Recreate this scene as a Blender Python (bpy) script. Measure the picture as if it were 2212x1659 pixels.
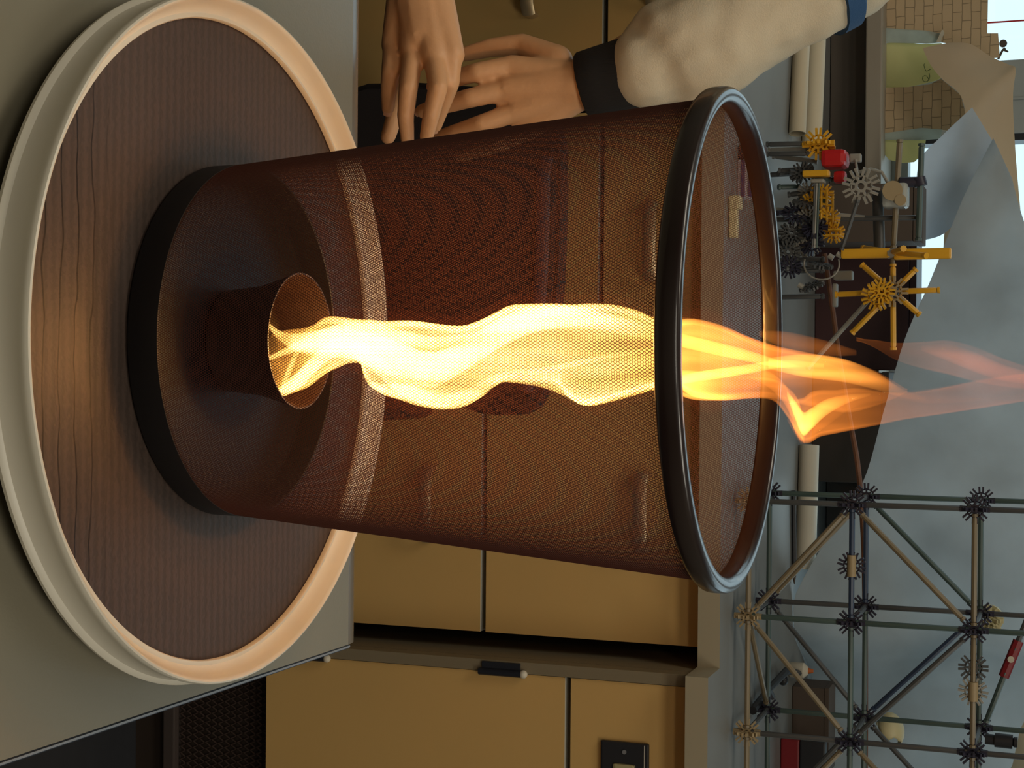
import bpy, bmesh, math, random
import numpy as np
from mathutils import Vector, Matrix, noise as mnoise

for o in list(bpy.data.objects): bpy.data.objects.remove(o)
SC = bpy.context.scene
COL = SC.collection
random.seed(4)
PI = math.pi

# ------------------------------------------------------------------ camera
W, H, F = 2212.0, 1659.0, 3269.0
CAM = Vector((.0209, -.8715, .5208)); PITCH, ROLL, YAW = .3514, .0105, .0063
FW = Vector((math.sin(YAW)*math.cos(PITCH), math.cos(YAW)*math.cos(PITCH), -math.sin(PITCH)))
_r0 = Vector((math.cos(YAW), -math.sin(YAW), 0)); _u0 = _r0.cross(FW)
RT = _r0*math.cos(ROLL) + _u0*math.sin(ROLL)       # world right: runs down the picture
UP = -_r0*math.sin(ROLL) + _u0*math.cos(ROLL)      # world up: runs to the picture's right (the phone was held on its side)
cd = bpy.data.cameras.new('camera'); cam = bpy.data.objects.new('camera', cd); COL.objects.link(cam)
cd.sensor_fit = 'HORIZONTAL'; cd.sensor_width = 36; cd.lens = F/W*36; cd.clip_start = .02; cd.clip_end = 60
cam.matrix_world = Matrix(((UP.x, -RT.x, -FW.x, CAM.x), (UP.y, -RT.y, -FW.y, CAM.y), (UP.z, -RT.z, -FW.z, CAM.z), (0, 0, 0, 1)))
SC.camera = cam
def ray(px, py): return FW*F + UP*(px-W/2) + RT*(py-H/2)
def at(px, py, Y):
    d = ray(px, py); return CAM + d*((Y-CAM.y)/d.y)
def atz(px, py, Z):
    d = ray(px, py); return CAM + d*((Z-CAM.z)/d.z)
def ppm(Y, z=0.): return F/((Vector((0, Y, z))-CAM).dot(FW))     # pixels per metre there

# ------------------------------------------------------------------ world, lights, exposure
wd = bpy.data.worlds.new('sky'); SC.world = wd; wd.use_nodes = True
bg = wd.node_tree.nodes['Background']; bg.inputs[0].default_value = (.70, .90, 1.0, 1); bg.inputs[1].default_value = 1.4
SC.view_settings.view_transform = 'Standard'; SC.view_settings.look = 'None'
SC.view_settings.gamma = 1; SC.view_settings.use_curve_mapping = False
SC.view_settings.exposure = 0.0
SC.cycles.use_denoising = True
SC.cycles.max_bounces = 8; SC.cycles.diffuse_bounces = 3; SC.cycles.glossy_bounces = 3
SC.cycles.transparent_max_bounces = 12; SC.cycles.sample_clamp_indirect = 4.0
SC.cycles.caustics_reflective = False; SC.cycles.caustics_refractive = False
def area(name, loc, aim, sx, sy, power, col, portal=False):
    l = bpy.data.lights.new(name, 'AREA'); l.shape = 'RECTANGLE'; l.size = sx; l.size_y = sy; l.energy = power; l.color = col
    o = bpy.data.objects.new(name, l); COL.objects.link(o); o.location = loc
    o.rotation_euler = (Vector(aim)-Vector(loc)).to_track_quat('-Z', 'Z').to_euler()
    if portal: l.cycles.is_portal = True
    return o
area('window_portal', (0, 2.12, .78), (0, 0, .78), 3.6, 1.1, 1, (1, 1, 1), True)
area('added_light_right', (1.25, -.55, 1.87), (1.25, -.55, 0), 1.2, .5, 16, (1.0, .93, .78))  # unseen overhead light without fixture, added as key from the right
area('added_light_back', (-.9, .2, 1.87), (-.9, .2, 0), 1.2, .5, 13, (1.0, .91, .74))  # unseen overhead light added as warm fill for hands and cabinets
area('added_light_front', (.1, -1.7, 1.87), (.1, -1.7, 0), 1.2, .5, 13, (1.0, .92, .76))  # unseen light added to brighten hands and jacket from the camera side
def point(name, loc, power, col, r=.006):
    l = bpy.data.lights.new(name, 'POINT'); l.energy = power; l.color = col; l.shadow_soft_size = r
    o = bpy.data.objects.new(name, l); COL.objects.link(o); o.location = loc
FIRE = (1.0, .40, .12)
point('fire_light', at(760, 760, 0), .32, FIRE)
point('fire_light', at(960, 810, 0), .44, FIRE)
point('fire_light', at(1180, 740, 0), .36, FIRE)

# ------------------------------------------------------------------ materials
def L(r, g, b):
    f = lambda c: ((c/255+.055)/1.055)**2.4 if c > 10 else c/255/12.92
    return (f(r), f(g), f(b), 1)
def mat(name, col, rough=.5, metal=0, spec=.5, var=0, scale=20, bump=0, bscale=200, trans=0, stretch=(1, 1, 1), coat=0):
    m = bpy.data.materials.new(name); m.use_nodes = True; nt = m.node_tree; N = nt.nodes; b = N['Principled BSDF']
    b.inputs['Base Color'].default_value = col; b.inputs['Roughness'].default_value = rough
    b.inputs['Metallic'].default_value = metal; b.inputs['Specular IOR Level'].default_value = spec; b.inputs['Coat Weight'].default_value = coat
    tc = N.new('ShaderNodeTexCoord'); mp = N.new('ShaderNodeMapping'); mp.inputs['Scale'].default_value = stretch
    nt.links.new(tc.outputs['Object'], mp.inputs[0])
    if var:
        n = N.new('ShaderNodeTexNoise'); n.inputs['Scale'].default_value = scale; n.inputs['Detail'].default_value = 5
        nt.links.new(mp.outputs[0], n.inputs['Vector'])
        mx = N.new('ShaderNodeMix'); mx.data_type = 'RGBA'
        mx.inputs[6].default_value = tuple(c*(1-var) for c in col[:3])+(1,); mx.inputs[7].default_value = tuple(min(1, c*(1+var)) for c in col[:3])+(1,)
        nt.links.new(n.outputs['Fac'], mx.inputs[0]); nt.links.new(mx.outputs[2], b.inputs['Base Color'])
    if bump:
        n2 = N.new('ShaderNodeTexNoise'); n2.inputs['Scale'].default_value = bscale; n2.inputs['Detail'].default_value = 3
        nt.links.new(mp.outputs[0], n2.inputs['Vector'])
        bp = N.new('ShaderNodeBump'); bp.inputs['Strength'].default_value = bump; bp.inputs['Distance'].default_value = .002
        nt.links.new(n2.outputs['Fac'], bp.inputs['Height']); nt.links.new(bp.outputs[0], b.inputs['Normal'])
    if trans:
        t = N.new('ShaderNodeBsdfTranslucent'); t.inputs[0].default_value = col
        if var: nt.links.new(mx.outputs[2], t.inputs[0])
        ms = N.new('ShaderNodeMixShader'); ms.inputs[0].default_value = trans
        nt.links.new(b.outputs[0], ms.inputs[1]); nt.links.new(t.outputs[0], ms.inputs[2])
        nt.links.new(ms.outputs[0], N['Material Output'].inputs[0])
    return m
M = {}
M['table'] = mat('table_laminate', (.20, .18, .13, 1), .38, var=.06, scale=9, bump=.05, bscale=500)
M['edge_dark'] = mat('dark_edge_band', L(34, 36, 44), .4)
M['edge_metal'] = mat('table_edge_metal', (.33, .33, .35, 1), .5, .6)
M['ring'] = mat('white_plastic_ring', (.62, .58, .49, 1), .42, var=.03, scale=30)
M['black'] = mat('black_enamel', (.014, .006, .005, 1), .30, coat=.3)
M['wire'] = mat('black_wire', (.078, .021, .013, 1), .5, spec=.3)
M['base'] = mat('black_base', (.011, .010, .011, 1), .45, spec=.35)
M['cup_out'] = mat('dark_cup', (.03, .022, .02, 1), .4)
M['cup_in'] = mat('copper_cup_inside', (.013, .0045, .002, 1), .6, spec=.2, var=.25, scale=60)
M['tan'] = mat('tan_laminate', (.62, .39, .14, 1), .5, var=.05, scale=6, bump=.03, bscale=900)
M['olive'] = mat('olive_laminate', (.22, .175, .11, 1), .5, var=.05, scale=8)
M['gap'] = mat('dark_cabinet_inside', (.03, .018, .012, 1), .7)
M['band'] = mat('grey_edge_band', (.55, .52, .45, 1), .45)
M['counter'] = mat('grey_counter', (.205, .205, .195, 1), .42, var=.10, scale=14)
M['counter_edge'] = mat('counter_edge', (.36, .31, .215, 1), .5)
M['handle'] = mat('brushed_handle', (.55, .42, .25, 1), .35, .6)
M['wall'] = mat('painted_wall', (.42, .38, .31, 1), .7, var=.04, scale=5)
M['backsplash'] = mat('brown_backsplash', (.10, .078, .062, 1), .6, var=.1, scale=8)
M['sill'] = mat('sill_paint', (.33, .28, .22, 1), .5, var=.05)
M['floor'] = mat('dark_floor', (.022, .023, .028, 1), .6, var=.2, scale=40)
M['frame'] = mat('window_frame_grey', (.36, .39, .40, 1), .5)
M['white'] = mat('white_paper', (.72, .66, .54, 1), .6, var=.04, scale=15, trans=.15)
M['roll'] = mat('roll_paper', (.66, .56, .40, 1), .6, var=.05, scale=20)
M['sheet'] = mat('grey_blue_sheet', (.60, .63, .64, 1), .7, var=.25, scale=9, bump=.35, bscale=60, trans=.6)
M['sheet2'] = mat('pale_blue_sheet', (.74, .79, .84, 1), .7, var=.12, scale=18, bump=.35, bscale=70, trans=.6)
M['kraft'] = mat('kraft_paper', (.72, .58, .42, 1), .7, var=.06, scale=8, trans=.4)
M['yellow_paper'] = mat('yellow_paper', (.80, .74, .42, 1), .7, var=.08, scale=10, trans=.5)
M['torn'] = mat('torn_paper', (.62, .66, .60, 1), .7, var=.18, scale=40, trans=.45)
M['yellow'] = mat('yellow_plastic', (.78, .40, .02, 1), .4)
M['red'] = mat('red_plastic', (.55, .012, .015, 1), .35)
M['dark_red'] = mat('dark_red_plastic', (.22, .012, .018, 1), .4)
M['maroon'] = mat('maroon_card', (.045, .014, .016, 1), .5, var=.15)
M['greyp'] = mat('grey_plastic', (.33, .31, .27, 1), .45)
M['rod_grey'] = mat('dark_grey_rod', (.075, .075, .075, 1), .45)
M['rod_green'] = mat('green_grey_rod', (.065, .10, .09, 1), .42)
M['rod_tan'] = mat('tan_grey_rod', (.22, .17, .10, 1), .42)
M['rod_blue'] = mat('navy_rod', (.03, .05, .10, 1), .42)
M['conn_dark'] = mat('navy_connector', (.028, .025, .045, 1), .45)
M['conn_tan'] = mat('tan_connector', (.36, .27, .15, 1), .5)
M['cream'] = mat('cream_plastic', (.62, .55, .32, 1), .5, var=.05)
M['dowel'] = mat('brown_dowel', (.17, .065, .028, 1), .55, var=.4, scale=120)
M['dark'] = mat('dark_plastic', (.018, .018, .022, 1), .45)
M['clear'] = mat('cloudy_plastic', (.42, .44, .42, 1), .25)
M['brownbox'] = mat('brown_card', (.085, .06, .045, 1), .7)
M['skin'] = mat('skin', (.64, .35, .175, 1), .5, var=.10, scale=28, bump=.12, bscale=260)
M['nail'] = mat('nail', (.66, .38, .25, 1), .35)
M['jacket'] = mat('cream_jacket', (.58, .51, .38, 1), .8, var=.05, scale=18, bump=.25, bscale=700)
M['knit'] = mat('black_knit', (.012, .011, .012, 1), .9, bump=.4, bscale=600, stretch=(1, 1, .1))
M['denim'] = mat('blue_denim', (.02, .075, .19, 1), .8, bump=.2, bscale=500)
M['trousers'] = mat('dark_trousers', (.02, .02, .024, 1), .85)
M['hair'] = mat('brown_hair', (.03, .018, .01, 1), .6)
M['fabric'] = mat('black_chair_fabric', (.016, .012, .013, 1), .8, bump=.2, bscale=500)
M['piping'] = mat('purple_grey_piping', (.07, .05, .075, 1), .5)
M['glass'] = None

def disc_material():                      # dark wood grain laminate: fine wavy ribs and a few long cracks
    m = bpy.data.materials.new('brown_ribbed_wood'); m.use_nodes = True; nt = m.node_tree; N = nt.nodes; b = N['Principled BSDF']
    b.inputs['Roughness'].default_value = .5; b.inputs['Specular IOR Level'].default_value = .28
    tc = N.new('ShaderNodeTexCoord')
    def wave(scale, dist, dscale):
        w = N.new('ShaderNodeTexWave'); w.bands_direction = 'Y'; w.inputs['Scale'].default_value = scale
        w.inputs['Distortion'].default_value = dist; w.inputs['Detail'].default_value = 2; w.inputs['Detail Scale'].default_value = dscale
        nt.links.new(tc.outputs['Object'], w.inputs['Vector']); return w
    w1 = wave(40, 3.2, 6.0); w2 = wave(21.6, 2.6, 1.0)
    n = N.new('ShaderNodeTexNoise'); n.inputs['Scale'].default_value = 14; nt.links.new(tc.outputs['Object'], n.inputs['Vector'])
    r1 = N.new('ShaderNodeValToRGB'); r1.color_ramp.elements[0].color = (.052, .036, .029, 1); r1.color_ramp.elements[1].color = (.070, .047, .038, 1)
    nt.links.new(w1.outputs['Fac'], r1.inputs[0])
    r2 = N.new('ShaderNodeValToRGB'); e = r2.color_ramp.elements; e[0].position = .0; e[0].color = (.10, .08, .07, 1); e[1].position = .035; e[1].color = (1, 1, 1, 1)
    nt.links.new(w2.outputs['Fac'], r2.inputs[0])
    # the open cracks lie only towards the front of the board
    sp = N.new('ShaderNodeSeparateXYZ'); nt.links.new(tc.outputs['Object'], sp.inputs[0])
    mr = N.new('ShaderNodeMapRange'); mr.inputs[1].default_value = -.125; mr.inputs[2].default_value = -.15; nt.links.new(sp.outputs[1], mr.inputs[0])
    mx = N.new('ShaderNodeMix'); mx.data_type = 'RGBA'; mx.blend_type = 'MULTIPLY'
    nt.links.new(mr.outputs[0], mx.inputs[0]); nt.links.new(r1.outputs[0], mx.inputs[6]); nt.links.new(r2.outputs[0], mx.inputs[7])
    nt.links.new(mx.outputs[2], b.inputs['Base Color'])
    bp = N.new('ShaderNodeBump'); bp.inputs['Strength'].default_value = .13; bp.inputs['Distance'].default_value = .0012
    nt.links.new(w1.outputs['Fac'], bp.inputs['Height']); nt.links.new(bp.outputs[0], b.inputs['Normal'])
    return m
M['disc'] = disc_material()

def brick_paper():                        # kraft paper with pencilled brick outlines
    m = bpy.data.materials.new('pencilled_brick_paper'); m.use_nodes = True; nt = m.node_tree; N = nt.nodes; b = N['Principled BSDF']
    b.inputs['Roughness'].default_value = .75
    tc = N.new('ShaderNodeTexCoord'); mp = N.new('ShaderNodeMapping'); mp.inputs['Rotation'].default_value = (PI/2, 0, 0)
    nt.links.new(tc.outputs['Object'], mp.inputs[0])
    br = N.new('ShaderNodeTexBrick'); br.inputs['Scale'].default_value = 1; br.inputs['Brick Width'].default_value = .031; br.inputs['Row Height'].default_value = .0165
    br.inputs['Mortar Size'].default_value = .0007; br.inputs['Color1'].default_value = (.56, .41, .25, 1); br.inputs['Color2'].default_value = (.60, .44, .27, 1)
    br.inputs['Mortar'].default_value = (.27, .20, .12, 1)
    n = N.new('ShaderNodeTexNoise'); n.inputs['Scale'].default_value = 30
    nt.links.new(tc.outputs['Object'], n.inputs['Vector'])
    ad = N.new('ShaderNodeMixRGB'); ad.blend_type = 'ADD'; ad.inputs[0].default_value = .006
    nt.links.new(mp.outputs[0], ad.inputs[1]); nt.links.new(n.outputs['Color'], ad.inputs[2]); nt.links.new(ad.outputs[0], br.inputs['Vector'])
    nt.links.new(br.outputs['Color'], b.inputs['Base Color'])
    return m
M['brick'] = brick_paper()

def glass_material():
    m = bpy.data.materials.new('window_glass'); m.use_nodes = True; nt = m.node_tree; N = nt.nodes
    t = N.new('ShaderNodeBsdfTransparent'); t.inputs[0].default_value = (.95, .98, .98, 1)
    g = N.new('ShaderNodeBsdfGlossy'); g.inputs['Roughness'].default_value = .02
    ms = N.new('ShaderNodeMixShader'); ms.inputs[0].default_value = .06
    nt.links.new(t.outputs[0], ms.inputs[1]); nt.links.new(g.outputs[0], ms.inputs[2]); nt.links.new(ms.outputs[0], N['Material Output'].inputs[0])
    return m
M['glass'] = glass_material()

def flame_material(name, stops, nscale=(55, 55, 9), lo=.35, hi=1.6, step=.05):
    """glowing gas: volume emission whose strength and colour follow the height above the bowl, broken into streaks"""
    m = bpy.data.materials.new(name); m.use_nodes = True; nt = m.node_tree; N = nt.nodes
    N.remove(N['Principled BSDF'])
    g = N.new('ShaderNodeNewGeometry'); sp = N.new('ShaderNodeSeparateXYZ'); nt.links.new(g.outputs['Position'], sp.inputs[0])
    mr = N.new('ShaderNodeMapRange'); mr.inputs[1].default_value = 0; mr.inputs[2].default_value = .64; nt.links.new(sp.outputs[2], mr.inputs[0])
    rc = N.new('ShaderNodeValToRGB'); rs = N.new('ShaderNodeValToRGB')
    for r in (rc, rs):
        while len(r.color_ramp.elements) > 1: r.color_ramp.elements.remove(r.color_ramp.elements[-1])
    top = max(s for _, _, s in stops)
    for i, (z, c, s) in enumerate(stops):
        for r, v in ((rc, c+(1,)), (rs, (s/top,)*3+(1,))):
            e = r.color_ramp.elements[0] if i == 0 else r.color_ramp.elements.new(z/.64)
            e.position = z/.64; e.color = v
    nt.links.new(mr.outputs[0], rc.inputs[0]); nt.links.new(mr.outputs[0], rs.inputs[0])
    mp = N.new('ShaderNodeMapping'); mp.inputs['Scale'].default_value = nscale; nt.links.new(g.outputs['Position'], mp.inputs[0])
    n = N.new('ShaderNodeTexNoise'); n.inputs['Scale'].default_value = 1; n.inputs['Detail'].default_value = 1.5; n.inputs['Distortion'].default_value = .6
    nt.links.new(mp.outputs[0], n.inputs['Vector'])
    nr = N.new('ShaderNodeMapRange'); nr.inputs[1].default_value = .34; nr.inputs[2].default_value = .68; nr.inputs[3].default_value = lo; nr.inputs[4].default_value = hi
    nt.links.new(n.outputs['Fac'], nr.inputs[0])
    a = N.new('ShaderNodeMath'); a.operation = 'MULTIPLY'; nt.links.new(rs.outputs[0], a.inputs[0]); nt.links.new(nr.outputs[0], a.inputs[1])
    k = N.new('ShaderNodeMath'); k.operation = 'MULTIPLY'; k.inputs[1].default_value = top; nt.links.new(a.outputs[0], k.inputs[0])
    em = N.new('ShaderNodeEmission'); nt.links.new(rc.outputs[0], em.inputs[0]); nt.links.new(k.outputs[0], em.inputs[1])
    nt.links.new(em.outputs[0], N['Material Output'].inputs['Volume'])
    m.cycles.volume_step_rate = step
    return m
HOT, MID, ORG, RED = (1, .50, .115), (1, .40, .06), (1, .27, .035), (1, .20, .06)
M['flame_skin'] = flame_material('flame_envelope', [(.05, MID, 170), (.09, HOT, 700), (.20, HOT, 620), (.26, HOT, 430), (.31, MID, 270), (.345, ORG, 150), (.42, ORG, 95), (.48, RED, 75), (.55, RED, 62), (.63, RED, 58)])
M['flame_core'] = flame_material('flame_streak', [(.02, HOT, 600), (.10, HOT, 1600), (.24, HOT, 1300), (.30, MID, 700), (.35, MID, 420), (.40, MID, 240), (.44, ORG, 120), (.50, RED, 45), (.63, RED, 28)])
M['flame_wisp'] = flame_material('flame_wisp', [(.05, MID, 60), (.30, ORG, 60), (.40, ORG, 56), (.48, RED, 40), (.63, RED, 38)], lo=.2)

M['flame_bloom'] = flame_material('flame_bloom', [(.02, (1, .16, .03), 1.6), (.30, (1, .16, .03), 1.2), (.42, (1, .12, .03), .4)], lo=.9, hi=1.1)  # faint red emission that imitates lens bloom, not burning gas
# ------------------------------------------------------------------ mesh helpers
class MB:
    def __init__(s): s.v, s.f, s.m = [], [], []
    def add(s, vs, fs, mi=0):
        k = len(s.v); s.v += [tuple(p) for p in vs]; s.f += [tuple(i+k for i in f) for f in fs]; s.m += [mi]*len(fs); return s
    def box(s, lo, hi, mi=0, mis=None):
        (a, b, c), (d, e, g) = lo, hi
        vs = [(a, b, c), (d, b, c), (d, e, c), (a, e, c), (a, b, g), (d, b, g), (d, e, g), (a, e, g)]
        fs = [(0, 1, 5, 4), (1, 2, 6, 5), (2, 3, 7, 6), (3, 0, 4, 7), (4, 5, 6, 7), (3, 2, 1, 0)]     # front,right,back,left,top,bottom
        k = len(s.v); s.v += vs; s.f += [tuple(i+k for i in f) for f in fs]; s.m += list(mis) if mis else [mi]*6
        return s
    def rbox(s, lo, hi, b=.002, mi=0):        # box with chamfered edges
        lo, hi = Vector(lo), Vector(hi); bm = bmesh.new(); bmesh.ops.create_cube(bm, size=1)
        for v in bm.verts: v.co = Vector(((lo[i]+hi[i])/2 + v.co[i]*(hi[i]-lo[i]) for i in range(3)))
        bmesh.ops.bevel(bm, geom=list(bm.edges), offset=b, segments=2, affect='EDGES', profile=.6)
        bm.verts.index_update(); s.add([v.co for v in bm.verts], [[v.index for v in f.verts] for f in bm.faces], mi); bm.free(); return s
    def tube(s, pts, r, n=10, mi=0, cap=True, flat=None):
        pts = [Vector(p) for p in pts]; rs = r if isinstance(r, (list, tuple)) else [r]*len(pts)
        vs, fs = [], []; ref = None
        for i, p in enumerate(pts):
            t = (pts[min(i+1, len(pts)-1)]-pts[max(i-1, 0)]).normalized()
            if ref is None:
                ref = Vector((0, 1, 0)) if abs(t.y) < .9 else Vector((1, 0, 0))
            a = (ref - t*ref.dot(t)).normalized(); b = t.cross(a); ref = a
            for k in range(n):
                q = 2*PI*k/n; fa, fb = flat or (1, 1)
                vs.append(p + a*math.cos(q)*rs[i]*fa + b*math.sin(q)*rs[i]*fb)
        for i in range(len(pts)-1):
            for k in range(n):
                fs.append((i*n+k, i*n+(k+1) % n, (i+1)*n+(k+1) % n, (i+1)*n+k))
        if cap:
            fs.append(tuple(range(n))[::-1]); fs.append(tuple((len(pts)-1)*n+k for k in range(n)))
        return s.add(vs, fs, mi)
    def lathe(s, prof, n=96, c=(0, 0, 0), closed=False, mi=0):
        c = Vector(c); vs, fs = [], []; m = len(prof)
        for k in range(n):
            q = 2*PI*k/n
            for r, z in prof: vs.append(c+Vector((r*math.cos(q), r*math.sin(q), z)))
        for k in range(n):
            k2 = (k+1) % n
            for i in range(m if closed else m-1):
                i2 = (i+1) % m; fs.append((k*m+i, k2*m+i, k2*m+i2, k*m+i2))
        return s.add(vs, fs, mi)
    def prism(s, poly, off, mi=0):
        n = len(poly); off = Vector(off); a = [Vector(p) for p in poly]
        return s.add(a+[p+off for p in a], [tuple(range(n)), tuple(range(n, 2*n))[::-1]]+[(i, (i+1) % n, n+(i+1) % n, n+i)[::-1] for i in range(n)], mi)
    def ball(s, c, r, nu=16, nv=10, mi=0, sc=(1, 1, 1)):
        c = Vector(c); vs, fs = [], []
        for i in range(nv+1):
            th = PI*i/nv
            for k in range(nu):
                q = 2*PI*k/nu; vs.append(c+Vector((r*sc[0]*math.sin(th)*math.cos(q), r*sc[1]*math.sin(th)*math.sin(q), r*sc[2]*math.cos(th))))
        for i in range(nv):
            for k in range(nu): fs.append((i*nu+k, (i+1)*nu+k, (i+1)*nu+(k+1) % nu, i*nu+(k+1) % nu))
        return s.add(vs, fs, mi)
    def mesh(s, name, mats, base=(0, 0, 0), smooth=False):
        me = bpy.data.meshes.new(name); b = Vector(base)
        me.from_pydata([tuple(Vector(p)-b) for p in s.v], [], s.f)
        for m in (mats if isinstance(mats, (list, tuple)) else [mats]): me.materials.append(m)
        if any(s.m): me.polygons.foreach_set('material_index', s.m)
        bm = bmesh.new(); bm.from_mesh(me); bmesh.ops.remove_doubles(bm, verts=bm.verts, dist=1e-6)
        bmesh.ops.recalc_face_normals(bm, faces=bm.faces); bm.to_mesh(me); bm.free()
        if smooth:
            me.polygons.foreach_set('use_smooth', [True]*len(me.polygons))
            me.set_sharp_from_angle(angle=math.radians(40))
        me.update(); return me
def thing(name, loc, label, cat, group=None, kind=None):
    o = bpy.data.objects.new(name, None); COL.objects.link(o); o.location = loc; o.empty_display_size = .02
    return tag(o, label, cat, group, kind)
def tag(o, label=None, cat=None, group=None, kind=None):
    for k, v in (('label', label), ('category', cat), ('group', group), ('kind', kind)):
        if v: o[k] = v
    return o
def wloc(p):
    v = Vector((0, 0, 0))
    while p is not None: v = v + p.location; p = p.parent
    return v
def part(name, mb, mats, parent=None, smooth=False, label=None, base=None):
    """mesh built in world coordinates, linked as one object under its thing"""
    b = wloc(parent) if parent is not None else Vector(base or (0, 0, 0))
    o = bpy.data.objects.new(name, mb.mesh(name, mats, b, smooth)); COL.objects.link(o)
    if parent: o.parent = parent
    else: o.location = b
    if label: o['label'] = label
    return o
def struct(name, mb, mats): return tag(part(name, mb, mats), kind='structure')

# ------------------------------------------------------------------ the room
ZF, ZC = -.77, .105                        # floor, counter top
XL, XR, YN, YB, ZT = -2.6, 2.6, -3.0, 2.06, 1.9
struct('floor', MB().box((XL, YN, ZF-.05), (XR, YB, ZF)), M['floor'])
struct('ceiling', MB().box((XL, YN, ZT), (XR, YB, ZT+.05)), mat('ceiling_paint', (.6, .58, .52, 1), .8))
struct('wall_left', MB().box((XL-.1, YN, ZF), (XL, YB, ZT)), M['wall'])
struct('wall_right', MB().box((XR, YN, ZF), (XR+.1, YB, ZT)), M['wall'])
struct('wall_front', MB().box((XL, YN-.1, ZF), (XR, YN, ZT)), M['wall'])
ZS = .205
wb = MB().box((XL, YB, ZF), (XR, YB+.1, ZS-.03)).box((XL, YB, 1.33), (XR, YB+.1, ZT))
wb.box((XL, YB, ZS-.03), (-1.8, YB+.1, 1.33)).box((1.8, YB, ZS-.03), (XR, YB+.1, 1.33))
struct('wall_back', wb, M['wall'])
struct('trim_1', MB().rbox((-1.8, 1.90, ZS-.029), (1.8, YB+.09, ZS), .003), M['sill'])
struct('trim_2', MB().box((-1.8, 1.955, ZC+.001), (1.8, YB-.001, ZS-.03)), M['backsplash'])
win = tag(bpy.data.objects.new('window_1', None), kind='structure'); COL.objects.link(win)
fb = MB().box((-1.79, YB+.01, ZS), (1.79, YB+.06, ZS+.03)).box((-1.79, YB+.01, 1.29), (1.79, YB+.06, 1.325))
part('frame', fb, M['frame'], win)
xa, xb = at(2190, 128, YB).x, at(2190, 288, YB).x
for x0, x1 in ((xa, xb), (xa+1.1, xb+1.1), (xa-.95, xb-.95)):
    part('mullion', MB().rbox((x0, YB+.0, ZS+.03), (x1, YB+.07, 1.29), .004).box((x0+(x1-x0)*.52, YB-.004, ZS+.03), (x0+(x1-x0)*.55, YB, 1.29)), M['frame'], win)
    part('gasket', MB().box((x1, YB+.005, ZS+.03), (x1+.012, YB+.06, 1.29)), M['edge_dark'], win, label='dark rubber gasket strip')
part('pane', MB().box((-1.79, YB+.035, ZS+.03), (1.79, YB+.039, 1.29)), M['glass'], win)

# ------------------------------------------------------------------ worktop and base cabinets
ct = MB()
ct.box((-1.75, 1.047, ZC-.029), (.396, 1.953, ZC), mis=[1, 1, 1, 1, 0, 1])
ct.box((.396, .981, ZC-.029), (1.75, 1.953, ZC), mis=[1, 1, 1, 1, 0, 1])
o = part('worktop', ct, [M['counter'], M['counter_edge']], base=(0, 1.5, ZC))
tag(o, 'grey laminate worktop running under the window, stepped forward on one side', 'worktop')

def panel(mb, x0, x1, z0, z1, y, t=.019):     # front panel: tan face, light edge banding
    mb.box((x0, y, z0), (x1, y+t, z1), mis=[0, 1, 1, 1, 1, 1])
def zc(px, Y): return at(px, 1000, Y).z
def pull(x, z, y, parent, w=.10):
    pts = [(x-w/2, y, z-.004), (x-w/2, y-.014, z-.004), (x-w/2+.012, y-.022, z-.004), (x+w/2-.012, y-.022, z-.004), (x+w/2, y-.014, z-.004), (x+w/2, y, z-.004)]
    part('handle', MB().tube(pts, .0065, 10, flat=(.7, 1.5)), M['handle'], parent, True)
YD = 1.078                                    # plane of the drawer fronts
def cabinet(x0, x1, seam_px, label, lowdoor):
    t = thing('base_cabinet', ((x0+x1)/2, YD+.3, ZF), label, 'cabinet', 'tan base cabinets under the worktop')
    c = MB().box((x0, YD+.021, ZF+.2), (x1, 1.953, ZC-.031))
    part('carcass', c, M['gap'], t)
    part('plinth', MB().box((x0, YD+.06, ZF), (x1, YD+.09, ZF+.2)), M['edge_dark'], t)
    zs = zc(seam_px, YD); g = .004
    zt = ZC-.029-.004
    d = MB(); panel(d, x0+g/2, x1-g/2, zs+g, zt, YD); d = part('drawer', d, [M['tan'], M['band']], t)
    pull((x0+x1)/2, zc(1405 if lowdoor else 1390, YD-.02), YD, d)
    lo = ZF+.2
    d2 = MB(); panel(d2, x0+g/2, x1-g/2, lo, zs-g, YD); d2 = part('door' if lowdoor else 'drawer', d2, [M['tan'], M['band']], t)
    pull((x0+x1)/2, zc(925, YD-.02) if not lowdoor else zs-.10, YD, d2)
cabinet(.025, .378, 1046, 'tan laminate base cabinet with two deep drawer fronts, beside the stepped-forward cabinet', False)
cabinet(-.335, .021, 1294, 'tan laminate base cabinet behind the black chair, shallow drawer above a door', True)
cabinet(-.70, -.339, 1299, 'tan laminate base cabinet behind the reaching hands, shallow drawer above a door', True)
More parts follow.
